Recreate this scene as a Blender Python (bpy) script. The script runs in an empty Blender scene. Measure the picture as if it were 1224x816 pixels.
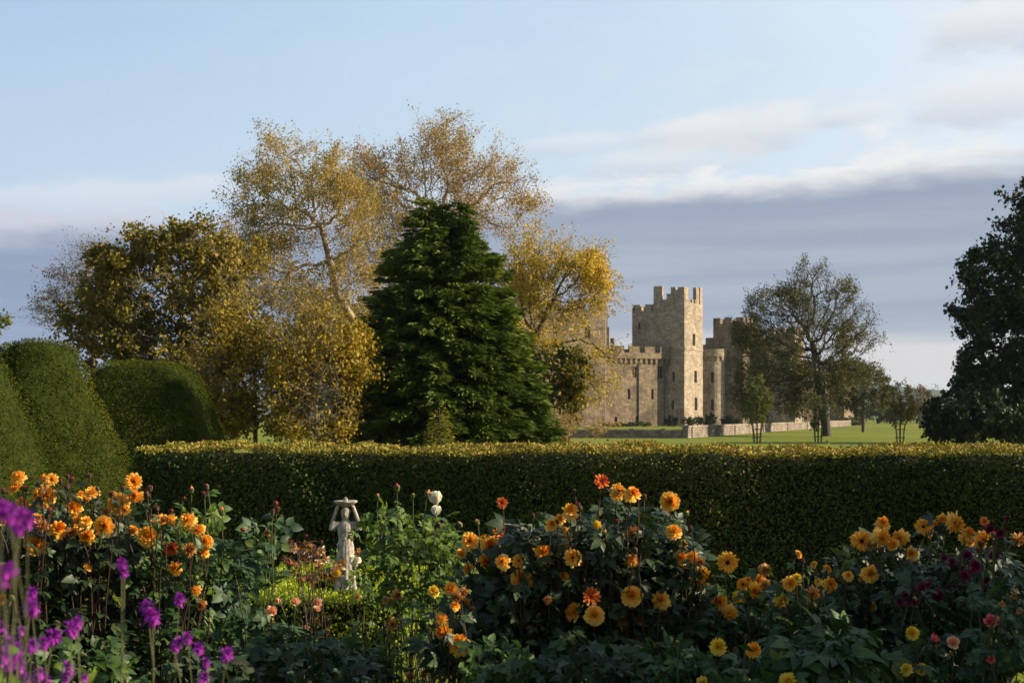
import bpy, math, random
import numpy as np
from mathutils import Vector, Matrix, Quaternion

R = math.radians
rng = np.random.default_rng(11)
random.seed(5)
F = 1700.0; CX = 612.0; HY = 497.0; EYE = 1.7      # focal length and horizon of a 1224 px wide picture, eye height

# ------------------------------------------------------------------ camera
scene = bpy.context.scene
cam_d = bpy.data.cameras.new('camera')
cam = bpy.data.objects.new('camera', cam_d)
scene.collection.objects.link(cam)
cam.location = (0, 0, EYE)
cam.rotation_euler = (R(90), 0, 0)
cam_d.sensor_width = 36.0
cam_d.lens = 36.0 * F / 1224.0
cam_d.shift_y = (HY - 408.0) / 1224.0
cam_d.clip_start = 0.05
cam_d.clip_end = 20000
cam_d.dof.use_dof = True
cam_d.dof.focus_distance = 10.0
cam_d.dof.aperture_fstop = 9.0
scene.camera = cam

# ------------------------------------------------------------------ light
SUN_EL, SUN_AZ = 24.0, 4.0            # elevation; degrees behind the right hand side
to_sun = Vector((math.cos(R(SUN_EL)) * math.cos(R(SUN_AZ)), -math.cos(R(SUN_EL)) * math.sin(R(SUN_AZ)), math.sin(R(SUN_EL))))
sl = bpy.data.lights.new('sun', 'SUN')
sl.energy = 5.0
sl.angle = R(0.53)
sl.color = (1.0, 0.84, 0.62)
sun = bpy.data.objects.new('sun', sl)
scene.collection.objects.link(sun)
sun.rotation_euler = to_sun.to_track_quat('Z', 'Y').to_euler()
sun.location = (40, -20, 60)

world = bpy.data.worlds.new('World')
scene.world = world
world.use_nodes = True
scene.view_settings.view_transform = 'Standard'
scene.view_settings.look = 'None'
scene.view_settings.gamma = 1.0
scene.view_settings.exposure = 0.85
scene.cycles.max_bounces = 6
scene.cycles.diffuse_bounces = 3
scene.cycles.glossy_bounces = 2
scene.cycles.transmission_bounces = 3
scene.cycles.use_denoising = True
scene.cycles.denoiser = 'OPENIMAGEDENOISE'
scene.cycles.denoising_input_passes = 'RGB_ALBEDO_NORMAL'
scene.cycles.denoising_prefilter = 'ACCURATE'


class NT:
    """small helper to wire nodes"""
    def __init__(s, tree):
        s.t = tree; s.n = tree.nodes; s.l = tree.links
    def new(s, typ, **kw):
        n = s.n.new(typ)
        for k, v in kw.items(): setattr(n, k, v)
        return n
    def put(s, sock, v):
        if isinstance(v, bpy.types.NodeSocket): s.l.new(v, sock)
        elif v is not None: sock.default_value = v
    def m(s, op, a, b=None, c=None, clamp=False):
        n = s.new('ShaderNodeMath', operation=op, use_clamp=clamp)
        s.put(n.inputs[0], a)
        if b is not None: s.put(n.inputs[1], b)
        if c is not None: s.put(n.inputs[2], c)
        return n.outputs[0]
    def step(s, x, lo, hi):
        n = s.new('ShaderNodeMapRange', interpolation_type='SMOOTHSTEP')
        s.put(n.inputs[0], x); s.put(n.inputs[1], lo); s.put(n.inputs[2], hi)
        return n.outputs[0]
    def mix(s, f, a, b, mode='MIX'):
        n = s.new('ShaderNodeMix', data_type='RGBA', blend_type=mode)
        s.put(n.inputs[0], f); s.put(n.inputs[6], a); s.put(n.inputs[7], b)
        return n.outputs[2]
    def ramp(s, x, stops, interp='LINEAR'):
        n = s.new('ShaderNodeValToRGB')
        cr = n.color_ramp; cr.interpolation = interp
        while len(cr.elements) < len(stops): cr.elements.new(0.5)
        for e, (p, c) in zip(cr.elements, stops):
            e.position = p; e.color = (c[0], c[1], c[2], 1)
        s.put(n.inputs[0], x)
        return n.outputs[0]
    def noise(s, vec, scale, detail=3, rough=0.55, dist=0.0):
        n = s.new('ShaderNodeTexNoise')
        s.put(n.inputs['Vector'], vec)
        n.inputs['Scale'].default_value = scale
        n.inputs['Detail'].default_value = detail
        n.inputs['Roughness'].default_value = rough
        n.inputs['Distortion'].default_value = dist
        return n.outputs[0]
    def xyz(s, x, y, z=0.0):
        n = s.new('ShaderNodeCombineXYZ')
        s.put(n.inputs[0], x); s.put(n.inputs[1], y); s.put(n.inputs[2], z)
        return n.outputs[0]


def srgb(r, g, b):
    f = lambda c: (c / 255 / 12.92) if c / 255 <= 0.04045 else ((c / 255 + 0.055) / 1.055) ** 2.4
    return (f(r), f(g), f(b), 1)


def build_world():
    nt = NT(world.node_tree)
    nt.n.clear()
    out = nt.new('ShaderNodeOutputWorld')
    bg = nt.new('ShaderNodeBackground')
    bg.inputs['Strength'].default_value = 0.1
    sky = nt.new('ShaderNodeTexSky', sky_type='NISHITA')
    sky.sun_disc = False
    sky.sun_elevation = R(SUN_EL)
    sky.sun_rotation = R(90 + SUN_AZ)
    sky.altitude = 100
    sky.air_density = 1.0; sky.dust_density = 1.6; sky.ozone_density = 1.2
    tc = nt.new('ShaderNodeTexCoord')
    sp = nt.new('ShaderNodeSeparateXYZ')
    nt.l.new(tc.outputs['Generated'], sp.inputs[0])
    x, y, z = sp.outputs
    u = nt.m('ARCTAN2', x, y)                      # heading, 0 = +Y
    h = nt.m('SQRT', nt.m('ADD', nt.m('MULTIPLY', x, x), nt.m('MULTIPLY', y, y)))
    v = nt.m('DIVIDE', z, nt.m('MAXIMUM', h, 0.02))
    def K(c, g=0.555): return tuple([c[0] * 10 * g, c[1] * 10 * g, c[2] * 10 * g, 1])
    # clear sky, slightly paler (thin high cloud)
    veil = nt.noise(nt.xyz(nt.m('MULTIPLY', u, 2.0), nt.m('MULTIPLY', v, 7.0)), 2.2, 5, 0.6)
    vc = nt.mix(nt.step(u, -0.45, 0.10), K(srgb(176, 203, 234)), K(srgb(203, 226, 245)))
    vc = nt.mix(nt.step(u, 0.0, 0.42), vc, K(srgb(236, 246, 255)))
    vc = nt.mix(nt.m('MULTIPLY', nt.step(v, 0.30, 0.14), 0.35), vc, K(srgb(222, 232, 240)))
    vw = nt.m('MULTIPLY', nt.m('MULTIPLY_ADD', veil, 0.25, 0.75), nt.m('MULTIPLY_ADD', nt.step(v, 1.1, 0.32), 0.8, 0.2))
    base = nt.mix(vw, sky.outputs[0], vc)
    back = nt.step(y, 0.25, -0.25)               # unseen dull cloud added behind the camera to deepen the shade
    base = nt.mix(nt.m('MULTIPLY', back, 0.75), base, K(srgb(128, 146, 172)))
    # ragged noises
    n1 = nt.noise(nt.xyz(nt.m('MULTIPLY', u, 3.0), nt.m('MULTIPLY', v, 16.0), 3.3), 2.0, 6, 0.6, 0.3)
    n2 = nt.noise(nt.xyz(nt.m('MULTIPLY', u, 3.0), nt.m('MULTIPLY', v, 40.0), 7.7), 1.6, 4, 0.55, 0.2)
    n3 = nt.noise(nt.xyz(nt.m('MULTIPLY', u, 6.0), nt.m('MULTIPLY', v, 14.0), 1.2), 2.2, 6, 0.62, 0.4)
    edge = nt.m('ADD', nt.m('MULTIPLY_ADD', u, 0.075, 0.147), nt.m('ADD', nt.m('MULTIPLY', nt.m('SUBTRACT', n1, 0.5), 0.030), nt.m('MULTIPLY', nt.m('SUBTRACT', n3, 0.5), 0.020)))
    d = nt.m('SUBTRACT', edge, v)                  # > 0 inside the bank
    # wisps above the bank
    right = nt.step(u, -0.10, 0.10)
    w = nt.m('MULTIPLY', nt.step(n3, 0.50, 0.68), nt.step(v, 0.33, 0.20))
    w = nt.m('MULTIPLY', w, nt.m('MULTIPLY_ADD', right, 0.3, 0.03))
    col = nt.mix(nt.m('MULTIPLY', w, 0.75), base, K(srgb(232, 234, 238)))
    # separate puffs at their own headings and heights
    n4 = nt.noise(nt.xyz(nt.m('MULTIPLY', u, 9.0), nt.m('MULTIPLY', v, 26.0), 5.1), 1.8, 6, 0.6, 0.3)
    for (pu, pv, ru, rv, st_) in ((0.155, 0.198, 0.075, 0.020, 1.0), (0.11, 0.178, 0.07, 0.015, 0.6), (0.235, 0.206, 0.035, 0.010, 0.7), (0.345, 0.262, 0.075, 0.026, 0.9), (0.325, 0.285, 0.02, 0.007, 0.4), (0.33, 0.213, 0.07, 0.024, 0.8),
                                  (0.315, 0.283, 0.018, 0.008, 0.5), (-0.31, 0.144, 0.13, 0.020, 0.45), (-0.20, 0.158, 0.08, 0.012, 0.25), (0.04, 0.190, 0.05, 0.010, 0.5)):
        e1 = nt.m('POWER', nt.m('DIVIDE', nt.m('SUBTRACT', u, pu), ru), 2.0)
        e2 = nt.m('POWER', nt.m('DIVIDE', nt.m('SUBTRACT', v, nt.m('MULTIPLY_ADD', nt.m('SUBTRACT', u, pu), 0.12, pv)), rv), 2.0)
        rr_ = nt.m('ADD', nt.m('ADD', e1, e2), nt.m('MULTIPLY', nt.m('SUBTRACT', n4, 0.5), 3.0))
        ms_ = nt.m('MULTIPLY', nt.step(rr_, 1.15, 0.1), st_ * 0.9)
        under = nt.step(nt.m('SUBTRACT', v, pv), rv * 0.5, -rv * 0.9)
        pc = nt.mix(under, K(srgb(238, 238, 240)), K(srgb(203, 209, 222)))
        col = nt.mix(ms_, col, pc)
    # grey-mauve thin clouds near the bank
    lump = nt.m('MULTIPLY', nt.step(nt.m('ADD', d, nt.m('MULTIPLY', nt.m('SUBTRACT', n3, 0.50), 0.10)), -0.020, 0.002), 0.92)
    fr_col = nt.mix(right, K(srgb(208, 210, 224)), K(srgb(243, 242, 242)))
    col = nt.mix(lump, col, fr_col)
    # the bank itself
    bank = nt.step(d, -0.006, 0.016)
    streak = nt.step(n2, 0.35, 0.68)
    lf = nt.mix(streak, K(srgb(140, 159, 190)), K(srgb(154, 170, 197)))
    rg = nt.mix(streak, K(srgb(158, 171, 191)), K(srgb(172, 183, 200)))
    bcol = nt.mix(nt.step(u, -0.25, 0.05), lf, rg)
    bcol = nt.mix(nt.m('MULTIPLY', nt.step(d, 0.05, 0.005), 0.55), bcol, K(srgb(146, 160, 184)))
    low = nt.m('ADD', v, nt.m('MULTIPLY', nt.m('SUBTRACT', n2, 0.5), 0.022))
    cream = nt.m('MULTIPLY', nt.m('MULTIPLY', nt.step(low, 0.062, 0.048), nt.step(low, 0.004, 0.022)), nt.step(u, -0.05, 0.15))
    bcol = nt.mix(nt.m('MULTIPLY', cream, 0.9), bcol, K(srgb(224, 221, 222)))
    bcol = nt.mix(nt.m('MULTIPLY', nt.step(v, 0.022, 0.008), 0.7), bcol, K(srgb(188, 200, 216)))
    col = nt.mix(bank, col, bcol)
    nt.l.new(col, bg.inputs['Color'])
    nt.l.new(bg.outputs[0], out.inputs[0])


build_world()

# ------------------------------------------------------------------ helpers
def px(p, Y): return (p - CX) / F * Y
def pz(p, Y): return EYE - (p - HY) / F * Y
def gy(p): return EYE * F / (p - HY)           # distance of a ground point seen at row p


class MB:
    """collects geometry; build() links it as one mesh object"""
    def __init__(s):
        s.V = []; s.F = {3: [], 4: []}; s.M = {3: [], 4: []}; s.U = {3: [], 4: []}; s.n = 0
    def add(s, v, f, mat=0, uv=None):
        v = np.asarray(v, float); f = np.asarray(f, int)
        if len(f) == 0: return
        k = f.shape[1]
        s.V.append(v); s.F[k].append(f + s.n)
        s.M[k].append(np.full(len(f), mat) if np.isscalar(mat) else np.asarray(mat))
        s.U[k].append(np.zeros((len(f), k, 2)) if uv is None else np.asarray(uv, float))
        s.n += len(v)
    def box(s, x0, x1, y0, y1, z0, z1, mat=0, rot=0.0, org=(0, 0)):
        v = np.array([(a, b, c) for c in (z0, z1) for b in (y0, y1) for a in (x0, x1)], float)
        if rot:
            c, q = math.cos(rot), math.sin(rot)
            v[:, :2] = np.stack([v[:, 0] * c - v[:, 1] * q, v[:, 0] * q + v[:, 1] * c], 1)
        v[:, 0] += org[0]; v[:, 1] += org[1]
        f = [(0, 2, 3, 1), (4, 5, 7, 6), (0, 1, 5, 4), (2, 6, 7, 3), (0, 4, 6, 2), (1, 3, 7, 5)]
        uv = []
        for q in f:
            P = v[list(q)]
            if q in (f[0], f[1]): uv.append(P[:, :2])
            else:
                e = P - P[0]; hor = np.hypot(e[:, 0], e[:, 1]); uv.append(np.stack([hor, P[:, 2]], 1))
        s.add(v, f, mat, np.array(uv))
    def tube(s, pts, rad, sides=6, mat=0, cap=True):
        pts = np.asarray(pts, float); n = len(pts)
        rad = np.full(n, rad) if np.isscalar(rad) else np.asarray(rad, float)
        t = np.gradient(pts, axis=0); t /= np.linalg.norm(t, axis=1)[:, None] + 1e-9
        ref = np.array([0.31, 0.17, 0.93]) if abs(t[0][2]) < 0.8 else np.array([0.95, 0.2, 0.1])
        a = np.cross(t, ref); a /= np.linalg.norm(a, axis=1)[:, None] + 1e-9
        b = np.cross(t, a)
        th = np.arange(sides) * 2 * math.pi / sides
        v = pts[:, None] + rad[:, None, None] * (a[:, None] * np.cos(th)[None, :, None] + b[:, None] * np.sin(th)[None, :, None])
        v = v.reshape(-1, 3)
        i = np.arange(n - 1)[:, None] * sides; j = np.arange(sides)[None]; k = (j + 1) % sides
        f = np.stack([i + j, i + k, i + sides + k, i + sides + j], -1).reshape(-1, 4)
        s.add(v, f, mat)
        if cap and rad[-1] > 1e-4 and sides == 4: s.add(v[-4:], [(0, 1, 2, 3)], mat)
    def lathe(s, prof, sides=24, mat=0, c=(0, 0, 0), fn=None):
        prof = np.asarray(prof, float); n = len(prof)
        th = np.arange(sides) * 2 * math.pi / sides
        r = prof[:, 0][:, None] * np.ones(sides)
        if fn is not None: r = r * fn(th[None, :], prof[:, 1][:, None])
        v = np.stack([r * np.cos(th), r * np.sin(th), prof[:, 1][:, None] * np.ones(sides)], -1).reshape(-1, 3) + np.array(c)
        i = np.arange(n - 1)[:, None] * sides; j = np.arange(sides)[None]; k = (j + 1) % sides
        f = np.stack([i + j, i + k, i + sides + k, i + sides + j], -1).reshape(-1, 4)
        s.add(v, f, mat)
    def batch(s, tv, tf, P, D, N, S, mat=0, W=None, uv=None):
        """copies of a template (x width, y length, z normal) at P along D"""
        D = D / (np.linalg.norm(D, axis=1)[:, None] + 1e-9)
        X = np.cross(D, N); X /= np.linalg.norm(X, axis=1)[:, None] + 1e-9
        Z = np.cross(X, D)
        S = np.broadcast_to(np.asarray(S, float), (len(P),))
        W = S if W is None else np.broadcast_to(np.asarray(W, float), (len(P),))
        tv = np.asarray(tv, float); tf = np.asarray(tf, int)
        v = P[:, None] + (X * W[:, None])[:, None] * tv[None, :, 0:1] + (D * S[:, None])[:, None] * tv[None, :, 1:2] + (Z * S[:, None])[:, None] * tv[None, :, 2:3]
        f = (np.arange(len(P)) * len(tv))[:, None, None] + tf[None]
        m = mat if np.isscalar(mat) else np.repeat(mat, len(tf))
        s.add(v.reshape(-1, 3), f.reshape(-1, tf.shape[1]), m, None if uv is None else np.tile(np.asarray(uv)[tf], (len(P), 1, 1)))
    def mesh(s, name, mats, smooth=False):
        me = bpy.data.meshes.new(name)
        V = np.concatenate(s.V); 
        fs = []; ms = []; us = []; tot = []
        for k in (3, 4):
            if s.F[k]:
                f = np.concatenate(s.F[k]); fs.append(f.ravel()); tot.append(np.full(len(f), k))
                ms.append(np.concatenate(s.M[k])); us.append(np.concatenate(s.U[k]).reshape(-1, 2))
        L = np.concatenate(fs); T = np.concatenate(tot); M = np.concatenate(ms); U = np.concatenate(us)
        me.vertices.add(len(V)); me.vertices.foreach_set('co', V.astype(np.float32).ravel())
        me.loops.add(len(L)); me.loops.foreach_set('vertex_index', L.astype(np.int32))
        me.polygons.add(len(T))
        st = np.concatenate([[0], np.cumsum(T)[:-1]])
        me.polygons.foreach_set('loop_start', st.astype(np.int32))
        me.polygons.foreach_set('material_index', M.astype(np.int32))
        me.polygons.foreach_set('use_smooth', np.full(len(T), bool(smooth)))
        uvl = me.uv_layers.new(name='UVMap')
        uvl.data.foreach_set('uv', U.astype(np.float32).ravel())
        for m in (mats if isinstance(mats, (list, tuple)) else [mats]): me.materials.append(m)
        me.update(calc_edges=True)
        me.validate()
        return me
    def build(s, name, mats, parent=None, smooth=False, loc=None):
        return link(name, s.mesh(name, mats, smooth), parent, loc)


def link(name, me, parent=None, loc=None):
    o = bpy.data.objects.new(name, me)
    scene.collection.objects.link(o)
    if parent is not None: o.parent = parent
    if loc is not None: o.location = loc
    return o


def tag(o, label=None, cat=None, group=None, kind=None):
    if label: o['label'] = label
    if cat: o['category'] = cat
    if group: o['group'] = group
    if kind: o['kind'] = kind
    return o


def thing(name, label, cat, loc=(0, 0, 0), group=None):
    o = bpy.data.objects.new(name, None)
    scene.collection.objects.link(o)
    o.location = loc
    o.empty_display_size = 0.3
    return tag(o, label, cat, group)


def unit(n, r=None):
    v = (r or rng).normal(size=(n, 3))
    return v / np.linalg.norm(v, axis=1)[:, None]


def in_ball(n, r=None):
    return unit(n, r) * ((r or rng).random(n) ** (1 / 3))[:, None]

# ------------------------------------------------------------------ materials
def new_mat(name):
    m = bpy.data.materials.new(name); m.use_nodes = True
    nt = NT(m.node_tree); nt.n.clear()
    return m, nt, nt.new('ShaderNodeOutputMaterial')


def leaf_mat(name, cols, rough=0.55, trans=0.25, spec=0.3, clump=1.2, tcol=1.3):
    """leaf pigment varies from leaf to leaf and from clump to clump"""
    m, nt, out = new_mat(name)
    g = nt.new('ShaderNodeNewGeometry')
    tc = nt.new('ShaderNodeTexCoord')
    n = nt.noise(tc.outputs['Object'], clump, 2)
    x = nt.m('ADD', nt.m('MULTIPLY', g.outputs['Random Per Island'], 0.65), nt.m('MULTIPLY', nt.step(n, 0.3, 0.7), 0.35))
    k = len(cols)
    col = nt.ramp(x, [(i / (k - 1), c) for i, c in enumerate(cols)])
    b = nt.new('ShaderNodeBsdfPrincipled')
    nt.l.new(col, b.inputs['Base Color'])
    b.inputs['Roughness'].default_value = rough
    b.inputs['Specular IOR Level'].default_value = spec
    if trans > 0:
        t = nt.new('ShaderNodeBsdfTranslucent')
        nt.l.new(nt.mix(1.0, col, (tcol, tcol, tcol * 0.6, 1), 'MULTIPLY'), t.inputs[0])
        mx = nt.new('ShaderNodeMixShader'); mx.inputs[0].default_value = trans
        nt.l.new(b.outputs[0], mx.inputs[1]); nt.l.new(t.outputs[0], mx.inputs[2])
        nt.l.new(mx.outputs[0], out.inputs[0])
    else: nt.l.new(b.outputs[0], out.inputs[0])
    return m


def bark_mat(name, c0, c1, scale=6, rough=0.85):
    m, nt, out = new_mat(name)
    tc = nt.new('ShaderNodeTexCoord')
    mp = nt.new('ShaderNodeMapping'); mp.inputs['Scale'].default_value = (1, 1, 0.35)
    nt.l.new(tc.outputs['Object'], mp.inputs[0])
    n = nt.noise(mp.outputs[0], scale, 5, 0.65)
    b = nt.new('ShaderNodeBsdfPrincipled')
    nt.l.new(nt.ramp(n, [(0.35, c0), (0.65, c1)]), b.inputs['Base Color'])
    b.inputs['Roughness'].default_value = rough
    bp = nt.new('ShaderNodeBump'); bp.inputs['Strength'].default_value = 0.5
    nt.l.new(n, bp.inputs['Height']); nt.l.new(bp.outputs[0], b.inputs['Normal'])
    nt.l.new(b.outputs[0], out.inputs[0])
    return m


def stone_mat(name, c0, c1, c2, brick=(1.1, 0.38), stain=0.5):
    m, nt, out = new_mat(name)
    uv = nt.new('ShaderNodeUVMap')
    tc = nt.new('ShaderNodeTexCoord')
    br = nt.new('ShaderNodeTexBrick')
    nt.l.new(uv.outputs[0], br.inputs['Vector'])
    br.inputs['Scale'].default_value = 1.0
    br.inputs['Brick Width'].default_value = brick[0]
    br.inputs['Row Height'].default_value = brick[1]
    br.inputs['Mortar Size'].default_value = 0.02
    br.inputs['Mortar Smooth'].default_value = 0.4
    br.inputs['Bias'].default_value = -0.1
    br.inputs['Color1'].default_value = (*c0, 1); br.inputs['Color2'].default_value = (*c1, 1)
    br.inputs['Mortar'].default_value = (c2[0] * .5 + c1[0] * .5, c2[1] * .5 + c1[1] * .5, c2[2] * .5 + c1[2] * .5, 1)
    big = nt.noise(tc.outputs['Object'], 0.35, 6, 0.65)
    med = nt.noise(tc.outputs['Object'], 1.8, 5, 0.7)
    col = nt.mix(nt.m('MULTIPLY', nt.step(big, 0.42, 0.68), stain), br.outputs['Color'], (c2[0] * 0.8, c2[1] * 0.78, c2[2] * 0.75, 1))
    col = nt.mix(1.0, col, nt.ramp(med, [(0.25, (0.5, 0.5, 0.5)), (0.75, (1.4, 1.36, 1.3))]), 'MULTIPLY')
    mp = nt.new('ShaderNodeMapping'); mp.inputs['Scale'].default_value = (1, 1, 0.12); nt.l.new(tc.outputs['Object'], mp.inputs[0])
    run = nt.noise(mp.outputs[0], 0.9, 5, 0.7)           # rain streaks down the walls
    col = nt.mix(nt.m('MULTIPLY', nt.step(run, 0.52, 0.72), 0.55), col, (c2[0] * .7, c2[1] * .72, c2[2] * .72, 1))
    gr = nt.noise(tc.outputs['Object'], 5.5, 3, 0.7)
    col = nt.mix(1.0, col, nt.ramp(gr, [(0.3, (0.7, 0.7, 0.7)), (0.7, (1.3, 1.3, 1.3))]), 'MULTIPLY')
    b = nt.new('ShaderNodeBsdfPrincipled'); b.inputs['Roughness'].default_value = 0.95
    b.inputs['Specular IOR Level'].default_value = 0.1
    nt.l.new(col, b.inputs['Base Color'])
    bp = nt.new('ShaderNodeBump'); bp.inputs['Strength'].default_value = 0.6; bp.inputs['Distance'].default_value = 0.15
    nt.l.new(nt.m('ADD', nt.m('MULTIPLY', br.outputs['Fac'], -0.5), med), bp.inputs['Height'])
    nt.l.new(bp.outputs[0], b.inputs['Normal'])
    nt.l.new(b.outputs[0], out.inputs[0])
    return m


def plain_mat(name, c, rough=0.7, var=0.3, scale=20, metal=0.0, spec=0.4):
    m, nt, out = new_mat(name)
    tc = nt.new('ShaderNodeTexCoord')
    n = nt.noise(tc.outputs['Object'], scale, 4, 0.6)
    b = nt.new('ShaderNodeBsdfPrincipled'); b.inputs['Roughness'].default_value = rough
    b.inputs['Metallic'].default_value = metal
    b.inputs['Specular IOR Level'].default_value = spec
    lo = tuple(v * (1 - var) for v in c); hi = tuple(min(1, v * (1 + var)) for v in c)
    nt.l.new(nt.ramp(n, [(0.3, lo), (0.7, hi)]), b.inputs['Base Color'])
    nt.l.new(b.outputs[0], out.inputs[0])
    return m


def petal_mat(name, stops, trans=0.25, rough=0.6, var=0.12):
    """pigment runs from the heart of the flower to its outer petals"""
    m, nt, out = new_mat(name)
    uv = nt.new('ShaderNodeUVMap')
    sp = nt.new('ShaderNodeSeparateXYZ'); nt.l.new(uv.outputs[0], sp.inputs[0])
    g = nt.new('ShaderNodeNewGeometry')
    oi = nt.new('ShaderNodeObjectInfo')
    x = nt.m('ADD', nt.m('MULTIPLY_ADD', sp.outputs[0], 0.8, nt.m('MULTIPLY', sp.outputs[1], 0.25)), nt.m('MULTIPLY', nt.m('SUBTRACT', g.outputs['Random Per Island'], 0.5), var), clamp=True)
    x = nt.m('ADD', x, nt.m('MULTIPLY', nt.m('SUBTRACT', oi.outputs['Random'], 0.5), 0.28), clamp=True)
    col = nt.ramp(x, stops)
    b = nt.new('ShaderNodeBsdfPrincipled'); b.inputs['Roughness'].default_value = rough
    b.inputs['Specular IOR Level'].default_value = 0.2
    nt.l.new(col, b.inputs['Base Color'])
    t = nt.new('ShaderNodeBsdfTranslucent'); nt.l.new(col, t.inputs[0])
    mx = nt.new('ShaderNodeMixShader'); mx.inputs[0].default_value = trans
    nt.l.new(b.outputs[0], mx.inputs[1]); nt.l.new(t.outputs[0], mx.inputs[2])
    nt.l.new(mx.outputs[0], out.inputs[0])
    return m


def ground_mat(name, c0, c1, c2, s1=0.05, s2=1.5, s3=30.0, rough=0.9, bump=0.4):
    m, nt, out = new_mat(name)
    tc = nt.new('ShaderNodeTexCoord')
    a = nt.noise(tc.outputs['Object'], s1, 4); b_ = nt.noise(tc.outputs['Object'], s2, 4, 0.65); c_ = nt.noise(tc.outputs['Object'], s3, 3, 0.7)
    col = nt.mix(nt.step(a, 0.35, 0.65), c0 + (1,), c1 + (1,))
    col = nt.mix(nt.m('MULTIPLY', nt.step(b_, 0.4, 0.75), 0.6), col, c2 + (1,))
    col = nt.mix(1.0, col, nt.ramp(c_, [(0.25, (0.6, 0.6, 0.6)), (0.75, (1.35, 1.35, 1.35))]), 'MULTIPLY')
    b = nt.new('ShaderNodeBsdfPrincipled'); b.inputs['Roughness'].default_value = rough
    b.inputs['Specular IOR Level'].default_value = 0.1
    nt.l.new(col, b.inputs['Base Color'])
    bp = nt.new('ShaderNodeBump'); bp.inputs['Strength'].default_value = bump; bp.inputs['Distance'].default_value = 0.08
    nt.l.new(c_, bp.inputs['Height']); nt.l.new(bp.outputs[0], b.inputs['Normal'])
    nt.l.new(b.outputs[0], out.inputs[0])
    return m


M = {}
M['lawn'] = ground_mat('lawn_grass', (0.13, 0.165, 0.016), (0.19, 0.21, 0.022), (0.24, 0.22, 0.04), 0.035, 0.35)
M['soil'] = ground_mat('garden_soil', (0.035, 0.025, 0.016), (0.05, 0.035, 0.022), (0.02, 0.015, 0.01), 2, 12, 60)
M['hill'] = ground_mat('hill_woods', (0.03, 0.05, 0.025), (0.05, 0.075, 0.03), (0.08, 0.09, 0.04), 0.004, 0.02, 0.1)
M['stone'] = stone_mat('castle_stone', (0.30, 0.235, 0.165), (0.20, 0.155, 0.11), (0.11, 0.09, 0.07), stain=.75)
M['stone_pale'] = stone_mat('castle_stone_pale', (0.44, 0.37, 0.285), (0.31, 0.26, 0.20), (0.17, 0.145, 0.115), stain=0.5)
M['stone_grey'] = stone_mat('castle_stone_grey', (0.26, 0.235, 0.18), (0.18, 0.165, 0.13), (0.11, 0.10, 0.085))
M['stone_dark'] = stone_mat('castle_stone_dark', (0.30, 0.24, 0.17), (0.20, 0.16, 0.115), (0.11, 0.09, 0.07), stain=.7)
M['stone_wall'] = stone_mat('garden_wall_stone', (0.34, 0.29, 0.24), (0.22, 0.19, 0.16), (0.12, 0.10, 0.085), (0.45, 0.2))
M['glass'] = plain_mat('dark_glass', (0.012, 0.012, 0.014), 0.15, 0.2)
M['lead'] = plain_mat('lead_pipe', (0.06, 0.06, 0.06), 0.6)
M['statue'] = plain_mat('weathered_statue_stone', (0.32, 0.285, 0.235), 0.9, 0.7, 22)
M['wood'] = plain_mat('guard_wood', (0.10, 0.075, 0.05), 0.8, 0.3, 9)
M['birch_bark'] = bark_mat('birch_bark', (0.16, 0.12, 0.09), (0.42, 0.35, 0.28), 5)
M['bark'] = bark_mat('brown_bark', (0.05, 0.037, 0.026), (0.12, 0.09, 0.065))
M['bark_pale'] = bark_mat('pale_bark', (0.11, 0.085, 0.06), (0.25, 0.2, 0.15))
M['bark_dark'] = bark_mat('dark_bark', (0.025, 0.02, 0.016), (0.06, 0.05, 0.04))
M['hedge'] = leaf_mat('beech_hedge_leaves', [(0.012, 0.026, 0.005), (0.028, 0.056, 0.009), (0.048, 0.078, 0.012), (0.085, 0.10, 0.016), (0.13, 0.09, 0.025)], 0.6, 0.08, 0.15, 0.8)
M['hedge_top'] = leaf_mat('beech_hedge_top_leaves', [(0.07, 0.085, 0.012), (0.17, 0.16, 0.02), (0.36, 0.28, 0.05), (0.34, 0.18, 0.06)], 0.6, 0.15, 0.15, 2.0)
M['hedge_core'] = plain_mat('hedge_twigs', (0.012, 0.012, 0.006), 0.95, 0.4, 12)
M['yew'] = leaf_mat('yew_needles', [(0.018, 0.030, 0.004), (0.045, 0.062, 0.007), (0.075, 0.090, 0.010), (0.15, 0.125, 0.022)], 0.8, 0.08, 0.05, 0.9)
M['yew_core'] = plain_mat('yew_core', (0.022, 0.030, 0.005), 0.95, 0.5, 10, spec=0.05)
M['box'] = leaf_mat('box_leaves', [(0.12, 0.17, 0.010), (0.26, 0.32, 0.014), (0.38, 0.42, 0.02)], 0.5, 0.25, 0.3, 4)
M['conifer'] = leaf_mat('cypress_sprays', [(0.022, 0.046, 0.007), (0.058, 0.098, 0.013), (0.12, 0.165, 0.02), (0.24, 0.27, 0.04)], 0.6, 0.15, 0.2, 1.0)
M['conifer_gold'] = leaf_mat('golden_cypress_sprays', [(0.10, 0.11, 0.01), (0.20, 0.20, 0.02), (0.3, 0.26, 0.03)], 0.6, 0.2, 0.2, 2.0)
M['leaf_birch'] = leaf_mat('birch_autumn_leaves', [(0.10, 0.10, 0.02), (0.24, 0.19, 0.035), (0.42, 0.31, 0.065), (0.40, 0.23, 0.08)], 0.55, 0.3, 0.3, 0.5)
M['leaf_birch_pink'] = leaf_mat('birch_russet_leaves', [(0.14, 0.10, 0.03), (0.30, 0.20, 0.05), (0.44, 0.30, 0.09), (0.30, 0.17, 0.07)], 0.55, 0.3, 0.3, 0.5)
M['leaf_yellow'] = leaf_mat('yellow_autumn_leaves', [(0.18, 0.14, 0.02), (0.40, 0.28, 0.03), (0.58, 0.42, 0.05), (0.46, 0.26, 0.04)], 0.55, 0.3, 0.3, 0.6)
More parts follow.
